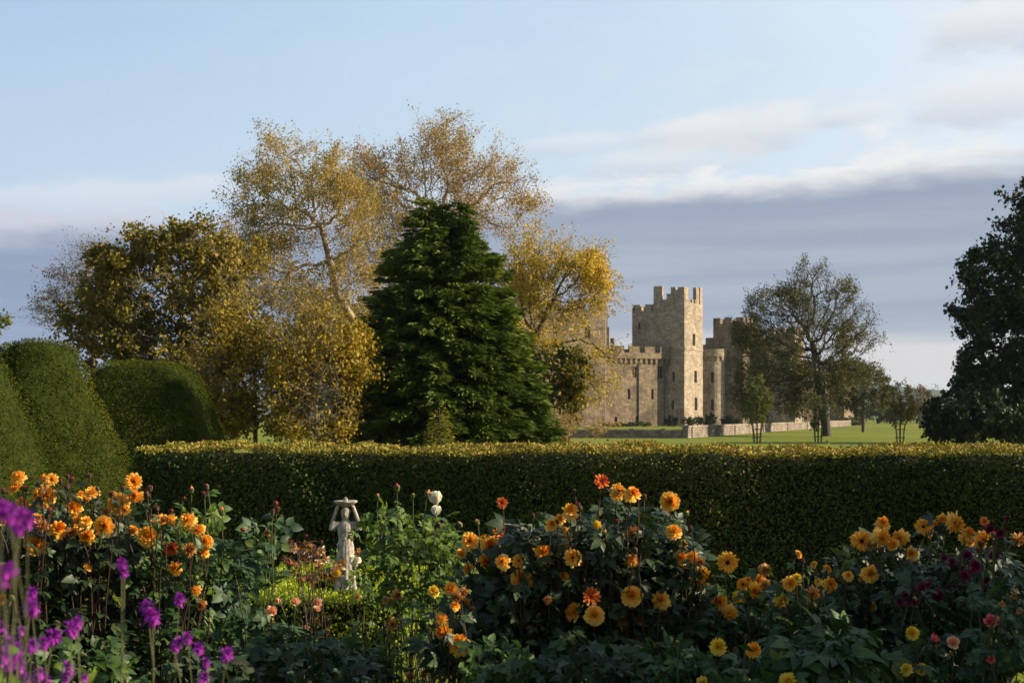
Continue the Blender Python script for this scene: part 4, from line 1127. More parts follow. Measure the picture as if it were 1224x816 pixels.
for (p_, Ys, top, rp, lab, lf_, sd, nl) in [(905, 88., 446, 17, 'slim green sapling with tree guard, left of the park tree trunk', 'leaf_sap', 61, 5200),
                                            (978, 92., 470, 11, 'thinnest green sapling with tree guard, right beside the park tree trunk', 'leaf_sap', 62, 1600),
                                            (1076, 88., 453, 18, 'dark leaved sapling with curved tree guard by the dark tree on the right', 'leaf_mixed', 63, 3600)]:
    hh = (530 - top)
    o = tree('sapling', lab, 'sapling', (px(p_, Ys), Ys, 0), upath(p_, Ys, top + hh * .45),
         [blob(p_, top + hh * .22, rp * .65, hh * .22, Ys, .5), blob(p_ + 3, top + hh * .42, rp, hh * .2, Ys, .7), blob(p_ - 2, top + hh * .58, rp * .8, hh * .14, Ys, .6)],
         M[lf_], M['bark'], .05, nattr=220, step=.16, nleaf=nl, lsize=.11, spread=.2, r_tip=.006, twigs=2, seed=sd, group='staked saplings on the castle lawn')
    g = MB()
    for k in range(4):
        a = k * math.pi / 2 + .5; cx0, cy0 = .42 * math.cos(a), .42 * math.sin(a)
        g.tube([(cx0 * .6, cy0 * .6, 0), (cx0 * .75, cy0 * .75, .7), (cx0, cy0, 1.2), (cx0 * 1.45, cy0 * 1.45, 1.4)], .035, 6)
    for z in (.35, .85): g.lathe([(.30, z), (.31, z + .05)], 16)
    g.build('tree_guard', M['wood'], o)
# the great dark tree on the right
Yr = 60.0
tree('dark_tree', 'huge dense dark green tree filling the right edge of the picture', 'tree', (px(1275, Yr), Yr, 0),
     upath(1275, Yr, 330, 8),
     [blob(1270, 290, 60, 70, Yr, 3.4), blob(1225, 300, 46, 52, Yr, 3.), blob(1190, 330, 42, 40, Yr, 2.6), blob(1205, 395, 55, 60, Yr, 3.2), blob(1168, 375, 26, 30, Yr, 2.), blob(1260, 400, 80, 90, Yr, 4.), blob(1190, 455, 50, 50, Yr, 3.), blob(1330, 350, 80, 120, Yr, 4.), blob(1250, 240, 36, 34, Yr, 2.4), blob(1226, 252, 26, 34, Yr, 2.), blob(1225, 490, 60, 44, Yr, 3.), blob(1300, 480, 80, 60, Yr, 3.)],
     M['leaf_dark'], M['bark_dark'], .5, nattr=2400, step=.38, nleaf=85000, lsize=.19, spread=.42, r_tip=.014, twigs=1, seed=71)
tree('dark_bush', 'dark green bush spreading at the foot of the huge dark tree', 'shrub', (px(1145, 57), 57, 0), upath(1145, 57., 500),
     [blob(1140, 500, 36, 28, 57., 1.5), blob(1170, 495, 34, 30, 57., 1.5), blob(1200, 505, 34, 24, 57., 1.5), blob(1120, 515, 18, 14, 57., 1.)],
     M['leaf_dark'], M['bark_dark'], .1, nattr=600, step=.22, nleaf=18000, lsize=.16, spread=.24, seed=72)
tree('far_tree', 'faint open tree far off between the dark sapling and the dark bush', 'tree', (px(1100, 190), 190, 0), upath(1100, 190., 485),
     [blob(1098, 472, 18, 10, 190., 2.), blob(1104, 482, 14, 12, 190., 2.)], M['leaf_brown'], M['bark_pale'], .2, nattr=260, step=.4, nleaf=2600, lsize=.22, spread=.5, seed=73)
for k, (p_, Yk, w_) in enumerate([(1096, 330, 22), (1064, 320, 26), (1135, 340, 28), (1010, 360, 30), (1180, 350, 40), (860, 400, 30)]):
    tree('distant_tree', ['low bushy tree beyond the lawn right of the dark sapling', 'low bushy tree beyond the lawn behind the dark sapling', 'distant tree at the lawn edge behind the dark bush', 'distant tree behind the far castle tower', 'distant tree hidden by the huge dark tree', 'distant tree behind the castle round tower'][k], 'tree', (px(p_, Yk), Yk, 0), upath(p_, Yk, 494),
         [blob(p_, 491, w_, 9, Yk, 4.), blob(p_ + 8, 496, w_, 7, Yk, 4.)], M['leaf_shrub'], M['bark'], .25, nattr=240, step=.7, nleaf=5000, lsize=.5, spread=.8, r_tip=.03, seed=80 + k, group='distant trees beyond the lawn')
# shrubs under the castle walls
for k, (p_, Ys, w_, h_, lf_, lab) in enumerate([(828, 225., 15, 11, 'leaf_shrub', 'pale green mounded bush at the foot of the main castle tower'),
        (849, 225., 7, 15, 'leaf_dark', 'tall dark bush between the main tower and the round tower'), (872, 228., 11, 12, 'leaf_dark', 'dark bush at the foot of the east tower'),
        (803, 232., 9, 11, 'leaf_dark', 'dark bush in the shaded corner left of the main tower'), (760, 226., 22, 4, 'leaf_shrub', 'low green planting under the front range windows'),
        (728, 222., 14, 4, 'leaf_pale', 'low yellowed planting under the left end of the front range'), (1022, 250, 11, 9, 'leaf_sap', 'small light green bush at the foot of the far tower')]):
    zt2 = h_ / F * Ys
    tree('castle_shrub', lab, 'shrub', (px(p_, Ys), Ys, 0), [(px(p_, Ys), Ys, 0), (px(p_, Ys), Ys, zt2 * .3), (px(p_, Ys), Ys, zt2 * .5)],
         [(px(p_, Ys), Ys, zt2 * .5 + .1, w_ / F * Ys, 1.1, zt2 * .6, 1, 1)], M[lf_], M['bark'], .06, nattr=140, step=.3, nleaf=2500, lsize=.24, spread=.22, seed=90 + k, twigs=1, group='shrubs along the castle foot')
# off to the right, outside the frame, a garden shrub and park trees that shade the bed and the lawn, plus a tree added to shade the yew
tree('unseen_tree', 'leafy garden tree standing beside the right of the flower bed', 'tree', (4.5, 4.1, 0), [(4.5, 4.1, 0), (4.5, 4.1, .6), (4.5, 4.15, 1.2), (4.45, 4.2, 1.8)],
     [(4.4, 4.2, 1.5, 1.1, 1.35, 1.2), (4.6, 4.2, 2.35, .9, 1.2, .65), (4.4, 4.0, .8, 1.1, 1.4, .8)], M['leaf_dark'], M['bark'], .09, nattr=700, step=.16, nleaf=26000, lsize=.085, spread=.17, r_tip=.005, seed=101)
tree('unseen_tree', 'unseen leafy tree added beyond the right end of the hedge to shade the flat-topped yew', 'tree', (10.2, 19.8, 0), [(10.2, 19.8, 0), (10.2, 19.8, 1), (10.2, 19.8, 2.2), (10.2, 19.8, 3.4)],
     [(10.2, 19.8, 4.6, 2.2, 2.5, 3.0), (10.4, 19.6, 6.9, 1.8, 2.2, 1.6)], M['leaf_dark'], M['bark'], .16, nattr=700, step=.3, nleaf=40000, clumpy=.1, lsize=.17, spread=.3, r_tip=.01, seed=102)  # added out of view so its shadow darkens the flat-topped yew
for k, (xx, yy) in enumerate([(44, 88)]):
    tree('lawn_tree', ['broad tree on the lawn beyond the huge dark tree', 'broad tree on the lawn level with the garden wall', 'broad tree on the lawn beside the huge dark tree'][k], 'tree', (xx, yy, 0), [(xx, yy, 0), (xx, yy, 2), (xx, yy, 4)],
         [(xx, yy, 9, 5.5, 3.5, 4.5, 1, 1)], M['leaf_dark'], M['bark_dark'], .4, nattr=400, step=.7, nleaf=9000, lsize=.4, spread=.7, r_tip=.03, seed=110 + k)

# ------------------------------------------------------------------ statue
def statue():
    Ys = 9.3; x0 = px(413, Ys)
    o = thing('garden_statue', 'weathered pale stone statue of a draped girl carrying a dish on her head', 'statue', (x0, Ys, 0))
    st = M['statue']
    p = MB()   # pedestal
    p.box(-.17, .17, -.17, .17, 0, .10); p.box(-.135, .135, -.135, .135, .10, .40)
    p.box(-.16, .16, -.16, .16, .40, .45); p.box(-.12, .12, -.12, .12, .45, .49)
    po = p.build('pedestal', st, o)
    # figure: draped skirt, torso, neck, head and raised arms fused into one body
    b = MB()
    folds = lambda th, z: 1 + .10 * np.sin(th * 7 + z * 9) * np.clip((.80 - z) / .3, 0, 1) + .04 * np.sin(th * 13)
    prof = [(.001, .49), (.090, .49), (.094, .52), (.084, .58), (.074, .66), (.069, .74), (.070, .79), (.064, .85), (.052, .89), (.058, .93), (.062, .965), (.055, .995), (.028, 1.015), (.022, 1.035), (.001, 1.04)]
    def shape(th, z): return folds(th, z) * np.where(np.abs(np.sin(th)) > .5, 1 - .22 * np.abs(np.sin(th)), 1.0)
    b.lathe(prof, 48, fn=shape)
    hp = [(.001, 1.02)] + [(.034 * math.sin(a), 1.062 - .042 * math.cos(a)) for a in np.linspace(.35, math.pi - .3, 9)] + [(.001, 1.104)]
    b.lathe(hp, 20)
    nose = MB()
    b.tube([(0, -.030, 1.075), (0, -.041, 1.058), (0, -.032, 1.052)], [.004, .008, .005], 8)
    b.lathe([(.02, 1.06), (.041, 1.07), (.040, 1.095), (.02, 1.11)], 18, c=(0, .01, 0))          # hair
    for s in (-1, 1):
        b.tube([(s * .045, 0, .985), (s * .078, -.004, .99), (s * .098, -.012, .965), (s * .110, -.018, .955), (s * .098, -.016, 1.01), (s * .080, -.010, 1.06), (s * .066, -.008, 1.095), (s * .06, -.01, 1.108)],
               [.026, .026, .023, .020, .018, .016, .014, .012], 12)
        for k in range(4): b.tube([(s * (.052 + k * .006), -.014 + .006 * k, 1.10), (s * (.050 + k * .006), -.024 + .006 * k, 1.118)], [.0055, .0045], 6)
    # sash
    b.tube([(.062, -.02, .93), (.0, -.056, .90), (-.062, -.01, .86), (-.0, .05, .875), (.062, -.02, .93)], .011, 8)
    fo = b.build('figure', st, o, smooth=True)
    rm = fo.modifiers.new('fuse', 'REMESH'); rm.mode = 'VOXEL'; rm.voxel_size = .0055; rm.use_smooth_shade = True
    sm = fo.modifiers.new('soften', 'SMOOTH'); sm.iterations = 2; sm.factor = .5
    d = MB()
    d.lathe([(.001, 1.106), (.03, 1.108), (.055, 1.118), (.085, 1.134), (.093, 1.140), (.091, 1.148), (.066, 1.142), (.03, 1.128), (.001, 1.126)], 40)
    d.build('dish', st, o, smooth=True)
    f = MB()   # small finial resting in the dish
    f.lathe([(.001, 1.128), (.016, 1.13), (.02, 1.145), (.016, 1.162), (.008, 1.17), (.001, 1.173)], 16)
    f.build('finial', st, o, smooth=True)
    # rough rock at the feet
    k = MB(); r = np.random.default_rng(3)
    for i in range(9):
        a = i * .75; q = [(.001, 0), (.05, .004), (.06, .03), (.045, .055), (.001, .065)]
        k.lathe(np.array(q) * r.uniform(.7, 1.2), 9, c=(.10 * math.cos(a), .08 * math.sin(a) - .03, .485), fn=lambda th, z: 1 + .25 * np.sin(th * 3 + i))
    k.build('rock', st, o)
statue()
for o_ in scene.objects:
    if o_.name == 'garden_statue': o_.scale = (.84, .84, 1)

# ------------------------------------------------------------------ flower heads (unit diameter, facing +Z)
def petal_rows(L, w, d, rad, curl, cup, base):
    """petal as 4 rows of 3 points"""
    side = np.cross(d, [rad[1], -rad[0], 0.0]) if False else np.array([-rad[1], rad[0], 0.0])
    nrm = np.cross(side, d); rows = []
    for s, ww in ((0, .25), (.38, .85), (.74, 1.0), (.96, .42)):
        c = base + d * L * s + nrm * curl * L * s * s
        for q in (-1, 0, 1): rows.append(c + side * w * ww * q * .5 + nrm * cup * w * abs(q) * ww)
    return np.array(rows)
PF = [(r_ * 3 + c, r_ * 3 + c + 1, r_ * 3 + c + 4, r_ * 3 + c + 3) for r_ in range(3) for c in range(2)]


def flower_mesh(name, mats, n=70, lo=-15, hi=80, l0=.2, l1=.5, w0=.10, w1=.17, curl0=-.3, curl1=.15, cup=.25, seed=1, rag=0.0, ball=0.0, disc=0.0, pw=1.0, calyx=True, drop=0.0, tmin=0.0):
    r = np.random.default_rng(seed); b = MB()
    for i in range(n):
        t = (i + .5) / n
        if r.random() < drop: continue
        an = i * 2.39996 + r.normal() * .08; rad = np.array([math.cos(an), math.sin(an), 0])
        phi = R(hi + (lo - hi) * t ** pw + r.normal() * (4 + 26 * rag))
        d = rad * math.cos(phi) + np.array([0, 0, 1]) * math.sin(phi)
        L = (l0 + (l1 - l0) * t ** .8) * (1 + r.normal() * (.05 + .2 * rag))
        base = rad * disc * .9 + d * .02
        v = petal_rows(L, w0 + (w1 - w0) * t, d, rad, curl0 + (curl1 - curl0) * t + r.normal() * rag * .3, cup, base)
        tt = tmin + (1 - tmin) * t
        uv = np.array([(tt, s) for s in (0, .38, .74, 1) for _ in range(3)])
        b.add(v, PF, 0, uv[np.array(PF)])
    if disc > 0: b.lathe([(.001, .07), (disc * .5, .06), (disc, .02), (disc, -.02)], 12, 2)
    b.lathe([(.001, -.16), (.05, -.14), (.09, -.09), (.13, -.02), (.10, .02)], 8, 1)
    if calyx:
        for k in range(6):
            an = k * math.pi / 3; rad = np.array([math.cos(an), math.sin(an), 0]); d = rad * .8 + np.array([0, 0, -.5])
            b.add(petal_rows(.16, .08, d / np.linalg.norm(d), rad, 0, .1, rad * .08 + np.array([0, 0, -.08])), PF, 1)
    return b.mesh(name, mats, smooth=True)


def bud_mesh(name, mats, seed=1, tip=.5, long=1.0):
    """closed bud, unit height about 1: green cup and coloured tip"""
    b = MB(); n = 10
    prof = [(.001, -.5), (.2, -.46), (.38, -.25), (.42, 0), (.36, .22), (.22, .4), (.07, .5 * long), (.001, .52 * long)]
    prof = [(r_ * .9, z) for r_, z in prof]
    b.lathe(prof[:5], 10, 1, fn=lambda th, z: 1 + .08 * np.cos(th * 5))
    b.lathe(prof[4:], 10, 0, fn=lambda th, z: 1 + .10 * np.cos(th * 5 + z * 5))
    for k in range(5):
        an = k * 2 * math.pi / 5; rad = np.array([math.cos(an), math.sin(an), 0]); d = rad * .5 + np.array([0, 0, .9])
        b.add(petal_rows(.6, .3, d / np.linalg.norm(d), rad, -.5, .1, rad * .3 + np.array([0, 0, -.2])), PF, 1)
    return b.mesh(name, mats, smooth=True)


ca = M['calyx']
HEADS = {
    'full': [flower_mesh('orange_dahlia_head', [M['p_orange'], ca, M['p_red']], 105, -28, 84, .20, .5, .12, .235, -.35, .12, seed=k) for k in range(4)],
    'side': [flower_mesh('orange_dahlia_side', [M['p_orange'], ca, M['p_red']], 90, -12, 84, .24, .5, .13, .23, -.35, .05, seed=10 + k) for k in range(2)],
    'rag': [flower_mesh('ragged_orange_dahlia', [M['p_orange'], ca, M['p_red']], 90, -45, 78, .24, .5, .13, .22, -.25, .25, seed=20 + k, rag=.38, drop=.06) for k in range(3)],
    'open': [flower_mesh('open_dahlia_head', [M['p_orange'], ca, M['p_red']], 44, -8, 60, .34, .5, .15, .23, -.15, .12, seed=30 + k, disc=.09, tmin=.25) for k in range(2)],
    'dark': [flower_mesh('dark_centre_dahlia', [M['p_orange'], ca, M['p_burgundy']], 90, -55, 40, .36, .5, .10, .15, .0, .25, seed=35 + k, disc=.11, rag=.25, tmin=.3) for k in range(2)],
    'red': [flower_mesh('red_orange_daisy', [M['p_red'], ca, M['p_faded']], 26, 0, 50, .35, .5, .12, .18, -.1, .05, seed=40, disc=.08)],
    'ball': [flower_mesh('ball_dahlia_head', [M['p_orange'], ca, M['p_red']], 110, -60, 85, .42, .48, .07, .14, -.45, -.3, seed=45, cup=.35, tmin=.2)],
    'yball': [flower_mesh('yellow_ball_dahlia', [M['p_yellow'], ca, M['p_orange']], 110, -60, 85, .40, .48, .07, .14, -.45, -.3, seed=46, cup=.35)],
    'yellow': [flower_mesh('yellow_dahlia_head', [M['p_yellow'], ca, M['p_orange']], 95, -30, 82, .22, .5, .12, .21, -.3, .15, seed=47 + k, rag=.2) for k in range(2)],
    'faded': [flower_mesh('faded_dahlia_head', [M['p_faded'], ca, M['p_faded']], 120, -75, 70, .26, .46, .08, .12, -.25, .25, seed=50 + k, rag=.4, drop=.1) for k in range(2)],
    'burg': [flower_mesh('burgundy_dahlia_head', [M['p_burgundy'], ca, M['p_burgundy']], 70, -30, 82, .18, .5, .08, .16, -.3, .1, seed=53 + k) for k in range(2)],
    'pink': [flower_mesh('pink_rose_head', [M['p_pink'], ca, M['p_pink']], 30, 15, 86, .36, .52, .22, .38, -.75, -.1, seed=56, cup=.2, pw=1.5)],
    'peach': [flower_mesh('peach_rose_head', [M['p_peach'], ca, M['p_peach']], 30, 15, 86, .36, .52, .22, .38, -.75, -.1, seed=57 + k, cup=.2, pw=1.5) for k in range(2)],
    'cream': [flower_mesh('cream_rose_head', [M['p_cream'], ca, M['p_cream']], 28, 45, 88, .5, .62, .24, .42, -.6, -.35, seed=60, cup=.25, pw=1.5)],
    'oldrose': [flower_mesh('faded_rose_head', [M['p_faded'], ca, M['p_faded']], 26, -20, 80, .3, .5, .18, .28, -.3, .3, seed=61, rag=.6, drop=.1)],
    'purple': [flower_mesh('purple_flower_head', [M['p_purple'], ca, M['p_purple']], 85, -75, 88, .36, .5, .09, .15, .1, .3, seed=62 + k, rag=.55, cup=.1, calyx=False) for k in range(3)],
    'bud': [bud_mesh('dahlia_bud', [M['p_red'], M['stem_red']])],
    'gbud': [bud_mesh('green_bud', [M['p_yellow'], ca])],
    'pbud': [bud_mesh('rose_bud', [M['p_peach'], ca], long=1.25)],
    'cbud': [bud_mesh('crimson_bud', [M['p_pink'], ca], long=1.2)],
}
BUDS = {'bud', 'gbud', 'pbud', 'cbud'}

# leaf templates
def ovate(l=1.0, w=.55, x=0.0, y=0.0, ang=0.0, droop=-.25, fold=.12, rows=4):
    v = []; 
    prof = {3: (.0, .5, 1.0), 4: (.0, .75, .85, 0.0)}
    ss = (0, .28, .62, 1.0); ws = (.06, 1.0, .78, .02)
    c, s_ = math.cos(ang), math.sin(ang)
    for s, q in zip(ss, ws):
        for k in (-1, 0, 1):
            X = k * w * q * .5; Yy = s * l; Z = droop * s * s * l + fold * abs(k) * w * q
            v.append((x + X * c + Yy * s_, y - X * s_ + Yy * c, Z))
    return np.array(v)
def compound(parts):
    V = []; Fq = []
    for i, p_ in enumerate(parts):
        V.append(p_); Fq += [tuple(a + i * 12 for a in f) for f in PF]
    return np.concatenate(V), np.array(Fq)
LEAF_D = compound([ovate(.62, .36, 0, .38, 0), ovate(.48, .28, .03, .36, 1.0), ovate(.48, .28, -.03, .36, -1.0), ovate(.4, .045, 0, 0, 0, 0, 0)])
LEAF_R = compound([ovate(.42, .30, 0, .58, 0), ovate(.36, .26, .02, .5, 1.1), ovate(.36, .26, -.02, .5, -1.1), ovate(.30, .22, .02, .24, 1.2), ovate(.30, .22, -.02, .24, -1.2), ovate(.6, .03, 0, 0, 0, 0, 0)])
LEAF_B = compound([ovate(1.0, .5, 0, 0, 0, -.35, .15)])


def stem_curve(p0, p1, r, sag=.12, n=7):
    p0 = np.array(p0, float); p1 = np.array(p1, float)
    t = np.linspace(0, 1, n)[:, None]
    hor = (p1 - p0) * np.array([1, 1, 0])
    pts = p0 + (p1 - p0) * t
    pts[:, :2] -= (hor[:2][None] * (t * (1 - t)) * .8)
    pts[:, :2] += (r.normal(size=(1, 2)) * .02) * np.sin(t * math.pi) + (r.normal(size=(1, 2)) * .008) * np.sin(t * math.pi * 3)
    return pts


ALLF = []
def add_plant(name, label, cat, group, bp, Yp_, regions, nleaf, leafm, tmpl, lsize, flowers=(), seed=1, stemm='stem', ry=.24, filler=14, stem_r=.0032, elev=.35, face=(0, -.86, .42)):
    """regions: ellipses (column, row, rx, ry) the foliage fills; flowers: (column, row, size px, kind)"""
    r = np.random.default_rng(seed)
    bx = px(bp, Yp_); o = thing(name, label, cat, (bx, Yp_, 0), group)
    B0 = np.array([bx, Yp_, 0])
    a = np.array([q[2] * q[3] for q in regions], float); idx = r.choice(len(regions), nleaf, p=a / a.sum())
    rg = np.array([q[:4] for q in regions], float)[idx]
    u = unit(nleaf, r) * (r.random(nleaf) ** .42)[:, None]
    P = np.stack([px(rg[:, 0], Yp_) + u[:, 0] * rg[:, 2] / F * Yp_, Yp_ + .05 + u[:, 1] * ry, pz(rg[:, 1], Yp_) + u[:, 2] * rg[:, 3] / F * Yp_], 1)
    k = P[:, 2] > .05; P = P[k]; n = len(P)
    out = P - np.array([bx, Yp_ + .05, 0]); out[:, 2] = 0; out /= np.linalg.norm(out, axis=1)[:, None] + .05
    D = out * .8 + unit(n, r) * .75; D[:, 2] = D[:, 2] * .6 - .05
    Nn = np.tile([.5, -.35, .8], (n, 1)) * elev * 2 + unit(n, r) * .65
    b = MB(); s = lsize * r.uniform(.55, 1.25, n)
    b.batch(tmpl[0], tmpl[1], P - B0, D, Nn, s, 0)
    f = MB()
    for q in P[r.choice(n, min(n, filler), replace=False)] if n else []:
        c0 = np.array([bx + r.uniform(-.08, .08), Yp_ + r.uniform(-.08, .1), 0])
        pts = stem_curve(c0, q, r) - B0
        f.tube(pts, np.linspace(stem_r * 1.5, stem_r * .6, len(pts)), 6)
    f.build('branches', M[stemm], o, smooth=True)
    for (cx_, cy_, sz, kind) in flowers:
        Yf = Yp_ - r.uniform(.08, .26)
        c = np.array([px(cx_, Yf), Yf, pz(cy_, Yf)]); dia = sz / F * Yf
        fv = Vector(face) + Vector(r.normal(size=3) * (.22 if kind in ('full', 'ball', 'yball', 'open') else .5))
        if kind == 'side': fv = Vector((r.choice([-1, 1]) * .8, -.35, .6 + r.random() * .4))
        if kind in ('faded', 'oldrose', 'dark'): fv = Vector((r.normal() * .6, -.75, -.15 + r.normal() * .2))
        if kind in BUDS or kind in ('cream',): fv = Vector((r.normal() * .25, -.1, 1))
        if kind == 'purple': fv = Vector((r.normal() * .3, -.1, 1))
        fv.normalize()
        ms = HEADS[kind]; me = ms[int(r.integers(len(ms)))]
        isb = kind in BUDS
        back = c - np.array(fv) * dia * (.45 if isb else .14)
        c0 = np.array([bx + r.uniform(-.07, .07), Yp_ + r.uniform(-.06, .08), 0.0])
        # stems rise first, then bend to carry the head from behind
        mid = back - np.array(fv) * .05 + np.array([0, 0, -.07])
        pts = np.concatenate([stem_curve(c0, mid, r, n=8), (back * .6 + mid * .4)[None], back[None]]) - B0
        for _ in range(2):                                          # round off the bends
            q_ = np.empty((2 * len(pts), 3)); q_[0::2] = pts * .75 + np.roll(pts, -1, 0) * .25; q_[1::2] = pts * .25 + np.roll(pts, -1, 0) * .75
            pts = np.concatenate([pts[:1], q_[:-2], pts[-1:]])
        sm = MB(); sm.tube(pts, np.linspace(stem_r * 1.4, stem_r * .6, len(pts)), 6)
        sm.build('stem', M[stemm], o, smooth=True)
        if kind not in ('purple', 'peach', 'cream', 'pink', 'oldrose', 'pbud', 'cbud'):
            nl = 5; ii = r.integers(int(len(pts) * .45), int(len(pts) * .93), nl)
            Dl = unit(nl, r); Dl[:, 2] = r.uniform(-.5, .5, nl)
            b.batch(tmpl[0], tmpl[1], pts[ii], Dl, np.tile([.4, -.4, .8], (nl, 1)) + unit(nl, r) * .6, lsize * r.uniform(.5, 1.0, nl), 0)
        fo = link('bud' if isb else 'flower', me, o, tuple(c - B0))
        q = fv.to_track_quat('Z', 'Y') @ Quaternion((0, 0, 1), r.uniform(0, 6.28))
        fo.rotation_mode = 'QUATERNION'; fo.rotation_quaternion = q
        k_ = dia * r.uniform(1.02, 1.16) * (1.1 if kind == 'purple' else 1.3 if kind == 'cream' else 1.0); fo.scale = (k_, k_, k_) if not isb else (k_ * .85, k_ * .85, k_ * .88)
    b.build('foliage', M[leafm], o, smooth=True)
    return o


def conv(ox, oy, s, L):
    return [(ox + a / s, oy + b / s, c / s, k) for (a, b, c, k) in L]

C1 = conv(0, 540, 2.958, [(62, 90, 62, 'full'), (55, 128, 55, 'side'), (155, 92, 38, 'rag'), (183, 97, 36, 'open'), (153, 153, 84, 'full'), (80, 183, 60, 'side'), (325, 145, 50, 'open'), (285, 150, 34, 'rag'),
    (415, 178, 84, 'full'), (472, 105, 54, 'open'), (475, 155, 58, 'rag'), (262, 195, 58, 'rag'), (275, 245, 66, 'full'), (305, 245, 46, 'rag'), (368, 262, 66, 'open'), (208, 270, 66, 'rag'), (125, 325, 90, 'full'), (305, 300, 56, 'rag'),
    (470, 278, 48, 'side'), (522, 297, 80, 'full'), (605, 337, 56, 'red'), (600, 240, 40, 'rag'), (575, 240, 38, 'open'), (662, 240, 64, 'rag'), (700, 275, 50, 'rag'), (725, 318, 60, 'full'), (718, 355, 44, 'rag'), (618, 410, 50, 'rag'),
    (245, 455, 76, 'full'), (690, 490, 42, 'rag'), (710, 540, 50, 'faded'), (5, 520, 40, 'rag'), (8, 240, 44, 'rag'), (530, 130, 30, 'bud'), (668, 345, 58, 'faded'), (150, 262, 50, 'faded'), (130, 235, 40, 'side'), (375, 210, 40, 'faded'), (440, 205, 34, 'dark'),
    (395, 150, 40, 'faded'), (255, 97, 24, 'bud'), (317, 85, 22, 'bud'), (215, 105, 24, 'bud'), (238, 125, 26, 'bud'), (520, 150, 26, 'bud'), (555, 200, 24, 'bud'), (175, 207, 26, 'bud'), (605, 210, 22, 'bud'), (240, 88, 20, 'bud'), (90, 130, 24, 'bud'), (545, 230, 24, 'bud'), (420, 235, 22, 'bud'), (345, 130, 20, 'bud'), (435, 130, 22, 'bud')])
C3 = conv(490, 560, 3.187, [(730, 50, 52, 'red'), (793, 87, 66, 'rag'), (850, 93, 66, 'rag'), (352, 130, 40, 'red'), (228, 275, 62, 'open'), (285, 265, 46, 'rag'), (307, 292, 78, 'full'), (295, 352, 78, 'rag'), (347, 248, 56, 'red'), (540, 210, 48, 'rag'),
    (572, 190, 48, 'rag'), (612, 160, 74, 'rag'), (645, 145, 34, 'bud'), (583, 275, 66, 'rag'), (505, 315, 66, 'rag'), (415, 350, 48, 'open'), (620, 338, 62, 'open'), (428, 422, 94, 'full'), (590, 412, 54, 'side'), (712, 215, 36, 'yellow'), (845, 350, 52, 'rag'),
    (690, 485, 62, 'red'), (845, 482, 92, 'full'), (955, 500, 64, 'rag'), (703, 556, 86, 'full'), (898, 560, 84, 'full'), (803, 575, 74, 'side'), (625, 545, 78, 'side'), (120, 572, 48, 'ball'), (90, 465, 50, 'yellow'), (155, 458, 60, 'rag'), (178, 488, 56, 'faded'), (208, 512, 54, 'rag'), (172, 520, 40, 'rag'),
    (125, 625, 72, 'rag'), (185, 667, 92, 'full'), (505, 765, 44, 'side'), (545, 745, 44, 'faded'), (850, 245, 58, 'faded'), (870, 660, 46, 'burg'), (355, 522, 30, 'bud'), (490, 560, 28, 'cbud'), (465, 610, 42, 'burg'), (805, 255, 26, 'bud'), (790, 380, 26, 'bud'), (675, 355, 30, 'bud'),
    (760, 530, 26, 'bud'), (625, 85, 20, 'bud'), (470, 178, 20, 'bud'), (860, 310, 20, 'bud'), (790, 200, 22, 'bud'), (525, 500, 40, 'faded'), (205, 470, 44, 'faded'), (235, 540, 40, 'faded'), (870, 100, 30, 'bud'), (740, 285, 26, 'bud')])
C4 = conv(780, 560, 3.1875, [(65, 125, 84, 'full'), (80, 237, 66, 'full'), (107, 340, 62, 'rag'), (152, 338, 58, 'rag'), (182, 355, 46, 'faded'), (185, 412, 68, 'open'), (286, 357, 70, 'dark'), (345, 440, 50, 'dark'), (428, 385, 55, 'faded'), (405, 425, 55, 'rag'), (430, 442, 50, 'faded'),
    (390, 465, 62, 'rag'), (325, 490, 48, 'yellow'), (255, 508, 62, 'rag'), (295, 550, 64, 'rag'), (492, 502, 66, 'yellow'), (525, 437, 58, 'rag'), (550, 415, 42, 'yellow'), (555, 325, 34, 'side'), (615, 365, 30, 'side'), (632, 430, 34, 'yellow'), (678, 438, 66, 'rag'), (612, 475, 62, 'faded'), (605, 520, 48, 'faded'), (745, 405, 42, 'rag'),
    (30, 500, 72, 'rag'), (572, 350, 26, 'bud'), (437, 523, 22, 'gbud'), (232, 415, 26, 'gbud'), (145, 228, 24, 'bud'), (545, 485, 28, 'cbud'), (505, 550, 30, 'bud'), (120, 285, 32, 'yellow'), (8, 565, 50, 'rag'), (228, 598, 26, 'bud'), (490, 435, 18, 'gbud'), (315, 690, 26, 'faded')])
C4low = conv(780, 560, 3.1875, [(250, 677, 62, 'yball'), (383, 690, 60, 'ball'), (515, 808, 62, 'yball'), (190, 812, 48, 'yellow'), (95, 662, 20, 'gbud'), (355, 640, 22, 'bud')])
C5 = conv(984, 560, 3.1875, [(228, 205, 64, 'rag'), (147, 275, 70, 'dark'), (225, 262, 76, 'rag'), (290, 267, 72, 'rag'), (268, 290, 54, 'side'), (220, 312, 30, 'bud'), (335, 322, 62, 'rag'), (382, 220, 58, 'dark'), (403, 240, 52, 'rag'), (455, 190, 42, 'rag'), (427, 210, 34, 'rag'), (505, 208, 78, 'rag'), (555, 245, 66, 'rag'), (540, 265, 52, 'rag'), (612, 270, 64, 'open'),
    (600, 305, 46, 'faded'), (615, 200, 34, 'red'), (745, 270, 62, 'faded'), (180, 400, 68, 'rag'), (97, 408, 42, 'yellow'), (183, 525, 46, 'yellow'), (235, 512, 24, 'gbud'), (265, 548, 22, 'gbud'), (202, 462, 24, 'gbud'), (162, 577, 26, 'bud')])
C5low = conv(984, 560, 3.1875, [(340, 625, 54, 'yball'), (318, 762, 52, 'yellow'), (375, 760, 52, 'yellow'), (352, 752, 32, 'faded')])
